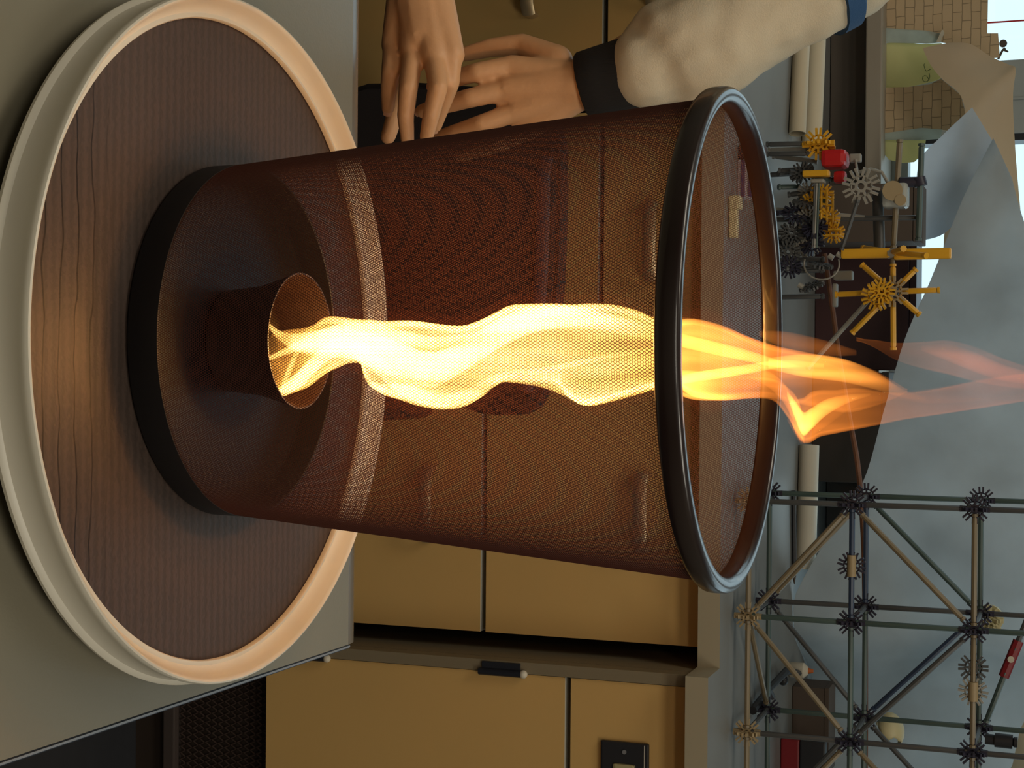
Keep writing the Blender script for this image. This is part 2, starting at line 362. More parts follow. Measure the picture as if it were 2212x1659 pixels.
# the unit that stands further forward
YR = 1.012
t = thing('corner_cabinet', (.75, YR+.3, ZF), 'tan base cabinet standing forward of the others, with hinges and a wall socket', 'cabinet')
part('carcass', MB().box((.40, YR+.021, ZF+.235), (1.2, 1.953, ZC-.031), mis=[0, 1, 1, 0, 1, 1]), [M['olive'], M['gap']], t)
part('frame_stile', MB().rbox((.400, YR-.003, ZF+.235), (.4155, YR+.02, ZC-.031), .001), M['olive'], t)
zs = zc(1231, YR)
d = MB(); panel(d, .4165, .80, zs+.004, ZC-.034, YR); part('drawer', d, [M['tan'], M['band']], t)
d = MB(); panel(d, .4165, .80, ZF+.235, zs-.004, YR); door = part('door', d, [M['tan'], M['band']], t)
for p0, p1 in ((1042, 1136), (615, 712)):
    z0, z1 = zc(p0, YR), zc(p1, YR)
    h = part('hinge', MB().tube([(.4155, YR-.006, z0), (.4155, YR-.006, z1)], .0048, 10).box((.402, YR-.006, z0+.004), (.416, YR-.002, z1-.004)), M['edge_dark'], door, True)
    part('hinge', MB().ball((.4155, YR-.006, z1+.001), .0056), M['white'], door, True, label='white hinge end cap')
# ventilation grille in its plinth
zt_, zb_ = ZF+.233, ZF+.080
part('plinth', MB().box((.40, YR+.030, ZF), (1.2, YR+.05, ZF+.235)), M['gap'], t)
gm = MB(); cw, chh = .0095, .0105
for j in range(int((zt_-zb_)/chh)):
    for i in range(int(.36/cw)):
        cx, cz = .405+(i+.5*(j % 2))*cw, zb_+j*chh
        a, b, c = Vector((cx, YR+.024, cz)), Vector((cx-cw/2, YR+.021, cz+chh)), Vector((cx+cw/2, YR+.021, cz+chh))
        for q in (b, c): gm.tube([a, q], .0013, 4, cap=False)
g = part('plinth_grille', gm, mat('grille_brown', (.065, .042, .034, 1), .5), t); g['kind'] = 'stuff'
part('plinth_rail', MB().rbox((.40, YR+.012, zb_-.022), (1.2, YR+.032, zb_-.003), .002), mat('rail_brown', (.06, .045, .04, 1), .5), t)
# socket on the drawer panel
zo, zo2 = at(1300, 1610, YR).z, at(1404, 1610, YR).z; xo = at(1350, 1601, YR).x
s = thing('wall_socket', (xo+.057, YR, zo), 'black socket plate with a beige outlet on the tan cabinet front', 'socket')
part('plate', MB().rbox((xo, YR-.006, zo), (xo+.115, YR-.0002, zo2), .0025), M['dark'], s)
part('plate_edge', MB().box((xo+.002, YR-.0062, zo2-.0062), (xo+.113, YR-.0058, zo2-.0052)), M['band'], s)
zm = (zo+zo2)/2
for dx in (.028, .069):
    f = part('outlet', MB().rbox((xo+dx, YR-.0085, zm-.0145), (xo+dx+.027, YR-.005, zm+.0145), .003), mat('beige_outlet', (.40, .35, .18, 1), .5), s)
    part('slot', MB().box((xo+dx+.006, YR-.0089, zm-.007), (xo+dx+.0115, YR-.0084, zm-.004)).box((xo+dx+.006, YR-.0089, zm+.004), (xo+dx+.0115, YR-.0084, zm+.007)), M['gap'], f)
part('screw', MB().tube([(xo+.0125, YR-.0075, zm), (xo+.0125, YR-.005, zm)], .0028, 10), M['edge_metal'], s)

# ------------------------------------------------------------------ table and turntable
ZTAB = -.029
t = thing('table', (-.30, -.3, ZF), 'grey-beige laminate table with a dark edge, under the turntable', 'table')
poly = [(-.95, -.75), (.2275, -.75), (.2425, .244), (-.95, .244)]
part('tabletop', MB().prism([(x, y, ZTAB) for x, y in poly], (0, 0, -.028)), M['table'], t)
a, b = Vector((.2275, -.75, ZTAB)), Vector((.2426, .246, ZTAB))
n = Vector((1, -.0149, 0))
nv_ = []
for x in (-.95, .2425):
    for k in range(9): q = PI/2*k/8; nv_.append((x, .244+.0170*math.sin(q), ZTAB-.0045*(1-math.cos(q))))
    nv_ += [(x, .261, ZTAB-.028), (x, .244, ZTAB-.028)]
part('nosing', MB().add(nv_, [(k, k+1, k+12, k+11) for k in range(10)]+[(10, 0, 11, 21), tuple(range(11)), tuple(range(21, 10, -1))]), mat('table_nosing', (.15, .125, .095, 1), .22), t, True, label='rounded darker far edge')
part('edge_band', MB().prism([a+n*.0002, b+n*.0002, b+n*.003, a+n*.003], (0, 0, -.028)), M['edge_dark'], t)
part('edge_strip', MB().prism([a+n*.0008+Vector((0, 0, .0002)), b+n*.0008+Vector((0, 0, .0002)), b+n*.0022+Vector((0, 0, .0002)), a+n*.0022+Vector((0, 0, .0002))], (0, 0, .0006)), M['edge_metal'], t)
for x, y in ((-.88, -.68), (.14, -.68), (.15, .17), (-.88, .17)):
    part('leg', MB().rbox((x, y, ZF), (x+.045, y+.045, ZTAB-.028), .004), M['edge_dark'], t)
tt = thing('turntable', (0, 0, ZTAB), 'round brown turntable with a raised white rim, carrying the wire basket', 'turntable')
part('base_plate', MB().lathe([(0, ZTAB+.0005), (.12, ZTAB+.0005), (.12, -.0105), (0, -.0105)]), M['base'], tt, True)
part('disc', MB().lathe([(0, 0), (.2105, 0), (.2105, -.010), (0, -.010)], 160), M['disc'], tt, True)
prof = [(.2074, .0005), (.2072, .0034), (.2079, .0045), (.2091, .0043), (.2107, .0037), (.2130, .0052), (.2158, .0092), (.2178, .0132), (.2190, .0149), (.2200, .0154),
        (.2211, .0149), (.2218, .0134), (.2218, .0112), (.2209, .0085), (.2200, .0040), (.2199, -.0030), (.2208, -.0066), (.2228, -.0078), (.2239, -.0094), (.2234, -.0118), (.2216, -.0132), (.2110, -.0132), (.2110, .0005)]
part('rim', MB().lathe(prof, 200, closed=True), M['ring'], tt, True)

# ------------------------------------------------------------------ wire mesh waste basket
R0, R1, HB, HBAND = .1142, .1400, .3335, .0225
bk = thing('wire_basket', (0, 0, .0005), 'black wire mesh waste basket with a flame inside, on the turntable', 'basket')
Rz = lambda z: R0+(R1-R0)*np.maximum(0, (z-HBAND))/(HB-HBAND)
part('base_band', MB().lathe([(R0-.004, .0008), (R0-.0012, .0012), (R0, .003), (R0+.0003, HBAND), (R0-.0012, HBAND+.0006), (R0-.0018, HBAND), (R0-.0025, .004), (R0-.004, .004)], 160, closed=True), M['base'], bk, True)
part('bottom_plate', MB().lathe([(0, .0012), (R0-.004, .0012), (R0-.004, .0035), (0, .0035)], 128), M['base'], bk, True)
nc = 500; pit = 2*PI/nc
rows = 220; dz = (HB-HBAND)/rows
def node(i2, z):                                 # i2 in half pitches
    r = Rz(z); a = i2*pit/2; return np.stack([r*np.cos(a), r*np.sin(a), z+0*a], -1)
E0, E1 = [], []
ii = np.arange(nc)
for j in range(rows):
    zb, zm_ = HBAND+j*dz, HBAND+(j+.34)*dz
    sh = j % 2
    A = node(2*ii+sh, np.full(nc, zb)); B = node(2*ii+sh, np.full(nc, zm_))                 # short upright bond
    E0.append(A); E1.append(B)
    Cn = np.full(nc, zb+dz)
    E0.append(B); E1.append(node(2*ii+sh+1, Cn)); E0.append(B); E1.append(node(2*ii+sh-1, Cn))
E0 = np.concatenate(E0); E1 = np.concatenate(E1); ne = len(E0)
d = E1-E0; d /= np.linalg.norm(d, axis=1)[:, None]
rad = E0.copy(); rad[:, 2] = 0; rad /= np.linalg.norm(rad, axis=1)[:, None]
side = np.cross(d, rad); side /= np.linalg.norm(side, axis=1)[:, None]
WW = .000165
V = np.stack([E0-side*WW-rad*.0001, E0+side*WW-rad*.0001, E0+rad*.0002, E1-side*WW-rad*.0001, E1+side*WW-rad*.0001, E1+rad*.0002], 1).reshape(-1, 3)
V = V - np.array(tuple(bk.location))
base = np.arange(ne)[:, None]*6
Fq = np.concatenate([base+np.array([[2, 0, 3, 5]]), base+np.array([[1, 2, 5, 4]])], 0)
me = bpy.data.meshes.new('mesh_wall'); me.vertices.add(len(V)); me.vertices.foreach_set('co', V.astype(np.float32).ravel())
me.loops.add(Fq.size); me.loops.foreach_set('vertex_index', Fq.astype(np.int32).ravel())
me.polygons.add(len(Fq)); me.polygons.foreach_set("loop_start", np.arange(0, Fq.size, 4, dtype=np.int32))
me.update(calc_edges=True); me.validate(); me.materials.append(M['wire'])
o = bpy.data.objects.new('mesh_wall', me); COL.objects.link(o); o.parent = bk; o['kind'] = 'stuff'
pr = []
for k in range(20):
    q = 2*PI*k/20; c, s_ = math.cos(q), math.sin(q)
    pr.append((R1+.0012+.0048*math.copysign(abs(c)**.6, c), HB+.0015+.0068*math.copysign(abs(s_)**.6, s_)))
part('rim', MB().lathe(pr, 200, closed=True), M['black'], bk, True)

cup = thing('fuel_cup', (0, 0, .004), 'small dark metal cup glowing orange inside, at the bottom of the wire basket', 'cup')
part('cup_body', MB().lathe([(.030, .0045), (.0335, .006), (.036, .030), (.0435, .0555), (.0440, .0562), (.0430, .0562)], 96), M['cup_out'], cup, True)
part('cup_inside', MB().lathe([(.0430, .0562), (.0424, .0545), (.034, .030), (.031, .009), (0, .008)], 96), M['cup_in'], cup, True)

# ------------------------------------------------------------------ flame
fl = thing('flame', at(600, 780, 0), 'tall twisting orange flame rising from the cup through the wire basket', 'flame')
def lerp_path(path, n):
    xs = [p[0] for p in path]; out = []
    arr = np.array(path, float); t = np.linspace(0, len(path)-1, n)
    # smooth Catmull-Rom
    for u in t:
        i = min(int(u), len(path)-2); f = u-i
        p0, p1, p2, p3 = arr[max(i-1, 0)], arr[i], arr[i+1], arr[min(i+2, len(path)-1)]
        out.append([float(x) for x in .5*((2*p1)+(-p0+p2)*f+(2*p0-5*p1+4*p2-p3)*f*f+(-p0+3*p1-3*p2+p3)*f**3)])
    return out
def hollow(rows_, th, name, m, n=28, seg=70):
    """rows: (px, py_min, py_max, Y, depth half as share of the half width); a closed hollow sheet of glowing gas"""
    rr = lerp_path(rows_, seg); vo, vi = [], []
    for j, (px, a, b, Y, k) in enumerate(rr):
        c = at(px, (a+b)/2, Y); hw = max(.0012, (b-a)/2/ppm(Y, c.z)); hd = max(.0012, hw*k)
        e = min(1, j/3, (seg-1-j)/3); t_ = min(th*(.3+.7*e), hw*.45, hd*.45)
        for q in range(n):
            an = 2*PI*q/n; ca, sa = math.cos(an), math.sin(an)
            w = 1+.10*mnoise.noise(Vector((ca*1.6, sa*1.6, px*.006)))*(1-abs(ca)**6)
            vo.append(c+Vector((hw*ca, hd*sa*w, 0))); vi.append(c+Vector(((hw-t_)*ca, (hd-t_)*sa*w, 0)))
    N_ = seg*n; fs = []
    for j in range(seg-1):
        for q in range(n):
            a, b, c, d_ = j*n+q, j*n+(q+1) % n, (j+1)*n+(q+1) % n, (j+1)*n+q
            fs += [(a, b, c, d_), (N_+d_, N_+c, N_+b, N_+a)]
    for q in range(n):
        a, b = q, (q+1) % n; fs.append((b, a, N_+a, N_+b))
        a, b = (seg-1)*n+q, (seg-1)*n+(q+1) % n; fs.append((a, b, N_+b, N_+a))
    return part(name, MB().add(vo+vi, fs), m, fl, True)
def streak(path, m, name='flame_tongue', seg=44, n=14):
    """path: (px, py, half width px, Y, depth share)"""
    rr = lerp_path(path, seg); vs, fs = [], []
    for j, (px, py, hwp, Y, k) in enumerate(rr):
        c = at(px, py, Y); hw = max(.0006, hwp/ppm(Y, c.z))
        for q in range(n):
            an = 2*PI*q/n; vs.append(c+Vector((hw*math.cos(an), hw*k*math.sin(an), 0)))
    for j in range(seg-1):
        for q in range(n): fs.append((j*n+q, j*n+(q+1) % n, (j+1)*n+(q+1) % n, (j+1)*n+q))
    fs += [tuple(range(n))[::-1], tuple((seg-1)*n+q for q in range(n))]
    return part(name, MB().add(vs, fs), m, fl, True)
ENV = [(588, 722, 846, -.004, .5), (618, 712, 852, -.002, .5), (655, 708, 842, .0, .5), (680, 700, 826, 0, .5), (702, 685, 808, 0, .55), (725, 683, 797, 0, .55), (755, 687, 785, 0, .6), (785, 690, 790, 0, .6), (800, 690, 832, 0, .6), (830, 693, 853, 0, .6), (865, 692, 864, 0, .6), (900, 693, 876, 0, .6), (950, 700, 885, 0, .6), (1000, 703, 880, 0, .6), (1040, 690, 858, 0, .6), (1070, 675, 835, 0, .6), (1100, 660, 823, 0, .6), (1130, 656, 826, 0, .6), (1200, 655, 832, 0, .6), (1235, 657, 864, 0, .6), (1270, 655, 877, 0, .6), (1320, 657, 866, 0, .6), (1370, 668, 850, 0, .6), (1420, 688, 838, 0, .6), (1460, 690, 835, 0, .6), (1500, 688, 858, 0, .6), (1560, 702, 866, 0, .55), (1610, 724, 862, 0, .5), (1660, 742, 860, 0, .45), (1700, 752, 868, 0, .4), (1760, 764, 880, 0, .35), (1830, 778, 892, 0, .3), (1890, 800, 878, 0, .25), (1935, 826, 860, 0, .2), (1960, 842, 846, 0, .2)]
hollow(ENV, .0034, 'flame_envelope', M['flame_skin'], seg=110)
C = M['flame_core']; Wp = M['flame_wisp']
streak([(553, 660, 2, -.02, 1), (572, 690, 5, -.016, .8), (600, 722, 10, -.01, .7), (640, 740, 20, 0, .6), (700, 740, 30, 0, .5), (770, 745, 34, 0, .5), (850, 775, 42, 0, .4), (930, 800, 40, 0, .4), (1000, 770, 36, 0, .4), (1070, 725, 34, 0, .4), (1150, 690, 30, 0, .4), (1240, 684, 24, 0, .4), (1330, 700, 20, 0, .4), (1420, 722, 16, 0, .4), (1500, 742, 15, 0, .4), (1600, 765, 14, 0, .4), (1690, 788, 8, 0, .4), (1740, 796, 3, 0, .4)], C)
streak([(592, 846, 2, -.006, 1), (606, 846, 10, -.005, .7), (624, 836, 17, -.003, .6), (652, 815, 22, 0, .5), (690, 775, 22, 0, .5), (740, 745, 22, 0, .4), (800, 775, 24, 0, .4), (870, 835, 22, 0, .4), (950, 868, 15, .0, .4), (1010, 850, 14, 0, .4), (1080, 815, 11, 0, .4), (1180, 800, 8, 0, .4), (1270, 779, 7, 0, .4), (1340, 766, 6, 0, .4), (1420, 752, 5, 0, .4)], C)
streak([(1090, 822, 3, 0, 1), (1160, 826, 9, 0, .5), (1215, 845, 9, 0, .5), (1265, 868, 9, 0, .5), (1330, 857, 9, 0, .5), (1420, 832, 9, 0, .5), (1500, 815, 11, 0, .5), (1600, 800, 11, 0, .5), (1690, 786, 9, 0, .5), (1780, 790, 5, 0, .5)], C)
streak([(563, 776, 2, -.012, 1), (585, 772, 6, -.01, .8), (615, 760, 8, -.005, .7), (650, 745, 13, 0, .7), (690, 730, 18, .01, .6), (760, 715, 20, .01, .5), (850, 725, 18, .01, .5), (930, 740, 14, .01, .5), (1000, 730, 10, .01, .5), (1060, 700, 5, .01, .5)], C)
streak([(668, 742, 3, .004, .6), (648, 752, 8, .002, .6), (634, 778, 11, .0, .6), (622, 806, 14, -.004, .6), (612, 832, 12, -.008, .6), (603, 850, 3, -.01, .6)], C)
BLOOM = [(px, a-24, b+24, y, .8) for px, a, b, y, k in ENV if 690 < px < 1600]
streak([(BLOOM[0][0]-40, 760, 4, 0, .8)]+[(px, (a+b)/2, (b-a)/2, y, k) for px, a, b, y, k in BLOOM]+[(1680, 800, 4, 0, .8)], M['flame_bloom'], 'flame_bloom', seg=90, n=24)  # wider soft body painting the lens glow around the flame
# the thin veil at the left of the cup
streak([(552, 690, 30, -.020, .10), (565, 690, 50, -.018, .12), (585, 700, 42, -.014, .12), (603, 705, 12, -.01, .12)], Wp, 'flame_veil')
# orange sheets above the basket
hollow([(1430, 690, 760, .01, .5), (1480, 685, 765, .01, .5), (1540, 697, 775, .01, .5), (1600, 722, 790, .01, .5), (1660, 745, 800, .01, .4), (1720, 760, 810, .01, .4), (1790, 785, 812, .01, .4), (1830, 800, 804, .01, .4)], .0030, 'flame_tongue', Wp)
hollow([(1440, 800, 838, -.01, .6), (1490, 800, 862, -.01, .6), (1550, 805, 866, -.01, .6), (1620, 812, 862, -.01, .6), (1670, 818, 866, -.01, .5), (1700, 835, 900, -.01, .5), (1722, 860, 935, -.01, .5), (1736, 905, 955, -.01, .5)], .0030, 'flame_tongue', M['flame_skin'])
streak([(1700, 850, 6, -.01, .6), (1718, 885, 20, -.01, .6), (1735, 915, 26, -.01, .6), (1752, 905, 24, -.01, .6), (1785, 880, 18, -.01, .5), (1830, 862, 10, -.01, .4), (1880, 852, 3, -.01, .4)], M['flame_core'])
streak([(1590, 800, 6, -.01, .5), (1650, 815, 16, -.01, .4), (1690, 845, 22, -.01, .4), (1716, 890, 24, -.01, .4), (1733, 930, 20, -.01, .4), (1738, 956, 4, -.01, .4)], M['flame_skin'])
streak([(1700, 906, 2, -.01, 1), (1712, 920, 10, -.01, .4), (1728, 945, 12, -.01, .4), (1738, 957, 3, -.01, .4)], Wp)
hollow([(1706, 872, 905, -.01, .4), (1722, 862, 942, -.01, .45), (1736, 858, 957, -.01, .45), (1752, 846, 956, -.01, .45), (1772, 842, 944, -.01, .4), (1805, 842, 937, -.01, .4), (1850, 838, 928, -.01, .35), (1900, 845, 918, -.01, .3), (1960, 848, 906, -.01, .3), (2030, 838, 896, -.01, .3), (2110, 822, 884, -.01, .3), (2212, 806, 868, -.01, .3), (2330, 800, 850, -.01, .3)], .0030, 'flame_tongue', M['flame_skin'], seg=60)
streak([(1750, 940, 5, -.01, .4), (1790, 900, 18, -.01, .3), (1850, 866, 12, -.01, .3), (1930, 855, 9, -.01, .3), (2000, 856, 16, -.01, .3), (2080, 848, 22, -.01, .3), (2160, 836, 26, -.01, .3), (2250, 830, 24, -.01, .3), (2330, 826, 10, -.01, .3)], Wp)
streak([(1660, 785, 12, .005, .4), (1740, 790, 26, .005, .3), (1820, 800, 26, .005, .3), (1890, 822, 20, .005, .3), (1950, 850, 10, .005, .3), (2000, 862, 4, .005, .3)], M['flame_core'])
hollow([(1850, 731, 734, .015, .3), (1890, 734, 752, .015, .3), (1935, 740, 778, .015, .3), (1990, 738, 796, .015, .3), (2050, 735, 810, .015, .3), (2110, 750, 826, .015, .3), (2170, 775, 836, .015, .3), (2240, 796, 842, .015, .3), (2320, 806, 840, .015, .3)], .0024, 'flame_tongue', Wp, seg=50)
streak([(1990, 752, 6, .015, .3), (2050, 762, 20, .015, .3), (2110, 784, 22, .015, .3), (2170, 806, 18, .015, .3), (2240, 820, 12, .015, .3)], Wp)
streak([(1640, 720, 6, .01, .4), (1700, 736, 20, .01, .3), (1780, 752, 18, .01, .3), (1850, 762, 6, .01, .3)], Wp)

# ------------------------------------------------------------------ chair behind the table
YC = .74
ch = thing('chair', (-.10, YC+.2, ZF), 'black padded chair back behind the table, seen through the wire basket', 'chair')
outline = [(790, 178), (900, 176), (1040, 186), (1140, 205), (1185, 240), (1203, 300), (1206, 380), (1204, 480), (1200, 600), (1192, 700), (1178, 790), (1165, 850), (1148, 882), (1120, 896), (1080, 898), (1035, 894), (1000, 882), (940, 868), (860, 852), (790, 840), (720, 820), (700, 500), (720, 200)]
bm = bmesh.new()
pv = [at(px, py, YC) for px, py in outline]
mb = MB().prism(pv, (0, .045, 0)); me = mb.mesh('backrest', M['fabric'], ch.location)
bm.from_mesh(me); bmesh.ops.bevel(bm, geom=[e for e in bm.edges if e.calc_face_angle(0) > 1.2], offset=.008, segments=3, affect='EDGES'); bm.to_mesh(me); bm.free()
o = bpy.data.objects.new('backrest', me); COL.objects.link(o); o.parent = ch
for dpx, m_, w in ((30, M['piping'], .0085),):
    pts = [at(px-dpx*(.3 if i == 0 else 1), py+(8 if i == 0 else 0), YC-.002) for i, (px, py) in enumerate([(1190, 330), (1203, 380), (1202, 480), (1198, 600), (1190, 700), (1176, 790), (1165, 845)])]
    part('piping', MB().tube(pts, w, 8, flat=(.35, 1)), m_, ch, True, label='purple-grey band near the top edge')
part('seat', MB().rbox((-.30, YC+.06, -.33), (.08, YC+.26, -.27), .02), M['fabric'], ch)
part('back_support', MB().rbox((-.14, YC+.045, -.36), (-.08, YC+.065, -.08), .004), M['dark'], ch)
part('post', MB().tube([(-.11, YC+.2, ZF+.08), (-.11, YC+.2, -.33)], .025, 14), M['dark'], ch, True)
for k in range(5):
    a = 2*PI*k/5+.3; part('leg', MB().tube([(-.11, YC+.2, ZF+.09), (-.11+.17*math.cos(a), YC+.2+.1*math.sin(a), ZF+.015)], [.02, .014], 8), M['dark'], ch, True)
# ------------------------------------------------------------------ person behind the table (arms in view)
def capsule(bm, a, b, ra, rb, n=12, sq=None):
    a, b = Vector(a), Vector(b); d = b-a; ln = d.length; t = d/ln if ln > 1e-6 else Vector((0, 0, 1))
    ref = Vector((0, 1, 0)) if abs(t.y) < .9 else Vector((1, 0, 0))
    u = (ref-t*ref.dot(t)).normalized(); w = t.cross(u); rings = []
    for i in range(5): rings.append((a-t*ra*math.cos(i/4*PI/2), ra*math.sin(max(.05, i/4)*PI/2)))
    for i in range(5): rings.append((b+t*rb*math.sin(i/4*PI/2), rb*math.cos(min(.95, i/4)*PI/2)))
    vs = []
    for c, r in rings: vs.append([bm.verts.new(c+u*(r*math.cos(2*PI*k/n)*(sq or 1))+w*(r*math.sin(2*PI*k/n))) for k in range(n)])
    for i in range(len(vs)-1):
        for k in range(n): bm.faces.new((vs[i][k], vs[i][(k+1) % n], vs[i+1][(k+1) % n], vs[i+1][k]))
    bm.faces.new(vs[0][::-1]); bm.faces.new(vs[-1])
def chain(bm, pts, sq=None):                     # pts: (Vector, radius)
    for (a, ra), (b, rb) in zip(pts, pts[1:]): capsule(bm, a, b, ra, rb, sq=sq)
def remeshed(name, bm, m, parent, voxel, smooth=4, disp=None):
    me = bpy.data.meshes.new(name); b = wloc(parent)
    for v in bm.verts: v.co -= b
    bmesh.ops.recalc_face_normals(bm, faces=bm.faces); bm.to_mesh(me); bm.free(); me.materials.append(m)
    o = bpy.data.objects.new(name, me); COL.objects.link(o); o.parent = parent
    r = o.modifiers.new('remesh', 'REMESH'); r.mode = 'VOXEL'; r.voxel_size = voxel; r.use_smooth_shade = True
    s = o.modifiers.new('smooth', 'SMOOTH'); s.factor = .5; s.iterations = smooth
    if disp:
        tx = bpy.data.textures.new(name+'_folds', 'CLOUDS'); tx.noise_scale = disp[0]; tx.noise_depth = 2
        d = o.modifiers.new('folds', 'DISPLACE'); d.texture = tx; d.strength = disp[1]; d.mid_level = .5; d.texture_coords = 'LOCAL'
    dg = bpy.context.evaluated_depsgraph_get(); ev = bpy.data.meshes.new_from_object(o.evaluated_get(dg), depsgraph=dg)
    o.modifiers.clear(); o.data = ev; ev.name = name
    return o
pe = thing('person', (-.70, .78, ZF), 'person in a cream jacket with black knit cuffs reaching both hands over the black chair', 'person')
P = lambda px, py, Y: at(px, py, Y)
bm = bmesh.new(); mm = .001
TOR = Vector((-.72, .80, 0))
SA, SB = Vector((-.54, .74, .60)), Vector((-.90, .74, .58))
# left arm (sleeved): elbow, wrist, hand hanging with the fingers down
WA = P(1268, 182, .53); EA = P(1900, -150, .62)
chain(bm, [(SA, .048), (EA, .040), (WA, .025)])
k_i, k_m, k_r, k_p = P(1105, 143, .510), P(1098, 193, .507), P(1110, 243, .512), P(1135, 285, .525)
for kn, r in ((k_i, 14), (k_m, 14.5), (k_r, 14), (k_p, 13)):
    chain(bm, [(WA, .021), ((WA+kn)/2, .0165), (kn, r*.80*mm)])
chain(bm, [(WA+(k_m-WA)*.15, .024), (WA+(k_m-WA)*.55, .019), (k_m, .013)])
fingersA = [
    [(k_i, 10.6), (P(1030, 156, .497), 9.6), (P(975, 172, .505), 8.8), (P(938, 186, .515), 7.4)],
    [(k_m, 10.8), (P(1015, 212, .495), 9.8), (P(955, 228, .503), 8.9), (P(912, 240, .514), 7.5)],
    [(k_r, 10.4), (P(1040, 268, .503), 9.5), (P(985, 286, .510), 8.6), (P(946, 298, .520), 7.3)],
    [(k_p, 9.4), (P(1075, 312, .520), 8.5), (P(1030, 326, .527), 7.6), (P(1000, 336, .534), 6.6)],
    [(P(1205, 130, .530), 15), (P(1128, 96, .535), 11.0), (P(1060, 103, .530), 9.6), (P(1000, 118, .526), 7.4)]]
for f in fingersA: chain(bm, [(p, r*mm) for p, r in f])
# right arm (bare): comes in level, fingers pointing away from the body
WB = P(905, -95, .475); EB = Vector((-.62, .56, -.03))
chain(bm, [(SB, .048), (EB, .042), (EB+(WB-EB)*.35, .040), (WB, .029)])
j_p, j_r, j_m, j_i = P(850, 98, .452), P(893, 110, .444), P(938, 122, .442), P(975, 118, .452)
for kn, r in ((j_p, 12.2), (j_r, 13.5), (j_m, 13.8), (j_i, 13.2)):
    chain(bm, [(WB, .024), ((WB+kn)/2, .020), (kn, r*mm)])
chain(bm, [(WB, .027), (P(908, 20, .462), .027), (P(912, 80, .450), .021)])
fingersB = [
    [(j_p, 10.4), (P(843, 160, .436), 9.0), (P(839, 200, .440), 8.0), (P(838, 235, .450), 6.6)],
    [(j_r, 10.8), (P(882, 190, .424), 9.5), (P(876, 250, .428), 8.3), (P(880, 304, .440), 6.9)],
    [(j_m, 10.8), (P(946, 190, .424), 9.5), (P(931, 250, .428), 8.3), (P(921, 298, .440), 6.9)],
    [(j_i, 10.8), (P(972, 180, .446), 9.3), (P(952, 235, .462), 8.2), (P(940, 272, .474), 7.0)],
    [(P(925, -20, .480), 16), (P(900, 90, .492), 12), (P(868, 200, .494), 10), (P(838, 296, .490), 7.8)]]
for f in fingersB: chain(bm, [(p, r*mm) for p, r in f])
# trunk, neck and head (out of the picture)
chain(bm, [(TOR+Vector((0, 0, .05)), .13), (TOR+Vector((0, 0, .52)), .15)])
chain(bm, [(SA, .05), (TOR+Vector((0, -.02, .60)), .07), (SB, .05)])
HD = TOR+Vector((.03, -.06, .86))
chain(bm, [(TOR+Vector((0, 0, .6)), .055), (TOR+Vector((.02, -.03, .76)), .05)])
chain(bm, [(HD+Vector((0, 0, -.05)), .064), (HD+Vector((0, .012, .035)), .082)])
capsule(bm, HD+Vector((.004, -.075, .0)), HD+Vector((.006, -.092, -.028)), .008, .013)
for sx in (-1, 1): capsule(bm, HD+Vector((sx*.079, .01, .012)), HD+Vector((sx*.081, .01, -.025)), .012, .010)
chain(bm, [(HD+Vector((-.02, -.066, -.065)), .007), (HD+Vector((.024, -.066, -.065)), .007)])
for sx in (-1, 1):
    chain(bm, [(TOR+Vector((sx*.09, 0, .04)), .085), (TOR+Vector((sx*.10, -.02, -.36)), .06), (TOR+Vector((sx*.10, .03, -.72)), .042)])
    chain(bm, [(TOR+Vector((sx*.10, .03, ZF+.04)), .036), (TOR+Vector((sx*.11, -.13, ZF+.03)), .028)])
body = remeshed('body', bm, M['skin'], pe, .0024, 5)
for fs, base_dir in ((fingersA, -1), (fingersB, -1)):          # nails on the backs of the finger ends
    for f in fs[:4]:
        (a, ra), (b, rb) = f[-2], f[-1]; d = (b-a).normalized(); up = (CAM-b).normalized(); up = (up-d*up.dot(d)).normalized(); sd = d.cross(up)
        c = b+up*rb*mm*.86+d*.001
        vs = []
        for i in range(5):
            for k in range(5):
                u, v = (i/4-.5)*2, (k/4-.5)*2
                vs.append(c+d*u*.0048*(1-.12*v*v)+sd*v*.0042-up*(v*v*.0016+max(0, u)*.0007))
        mbn = MB().add(vs, [(i*5+k, i*5+k+1, i*5+k+6, i*5+k+5) for i in range(4) for k in range(4)])
        part('fingernail', mbn, M['nail'], pe, True)
for sx in (-1, 1): part('eye', MB().ball(HD+Vector((sx*.031, -.071, .008)), .011), M['white'], pe, True)
bm = bmesh.new(); chain(bm, [(HD+Vector((0, .03, .045)), .084), (HD+Vector((0, .045, -.01)), .08)]); remeshed('hair', bm, M['hair'], pe, .006, 3, (.02, .006))
# jacket
bm = bmesh.new()
A0 = P(1408, 152, .535)
chain(bm, [(A0, .041), (P(1480, 108, .55), .056), (P(1600, 42, .57), .060), (P(1740, -48, .59), .062), (EA, .064), (SA, .075)])
chain(bm, [(TOR+Vector((0, 0, .02)), .165), (TOR+Vector((0, 0, .5)), .18)]); chain(bm, [(SA, .07), (TOR+Vector((0, -.01, .60)), .09), (SB, .07)])
chain(bm, [(SB, .075), (SB+(EB-SB)*.55, .066)])
remeshed('jacket', bm, M['jacket'], pe, .0045, 3, (.085, .020))
c0, c1 = P(1258, 186, .531), P(1398, 148, .537)
ax = c1-c0
cuff = [(0, .0305), (.04, .0325), (.3, .0335), (.7, .0345), (.93, .0350), (1.0, .030)]
part('cuff', MB().tube([c0+ax*t_ for t_, _ in cuff], [r for _, r in cuff], 40), M['knit'], pe, True, label='black knit cuff')
b0, b1 = P(1752, -60, .592), P(1786, -79, .598)
d_ = (b1-b0)
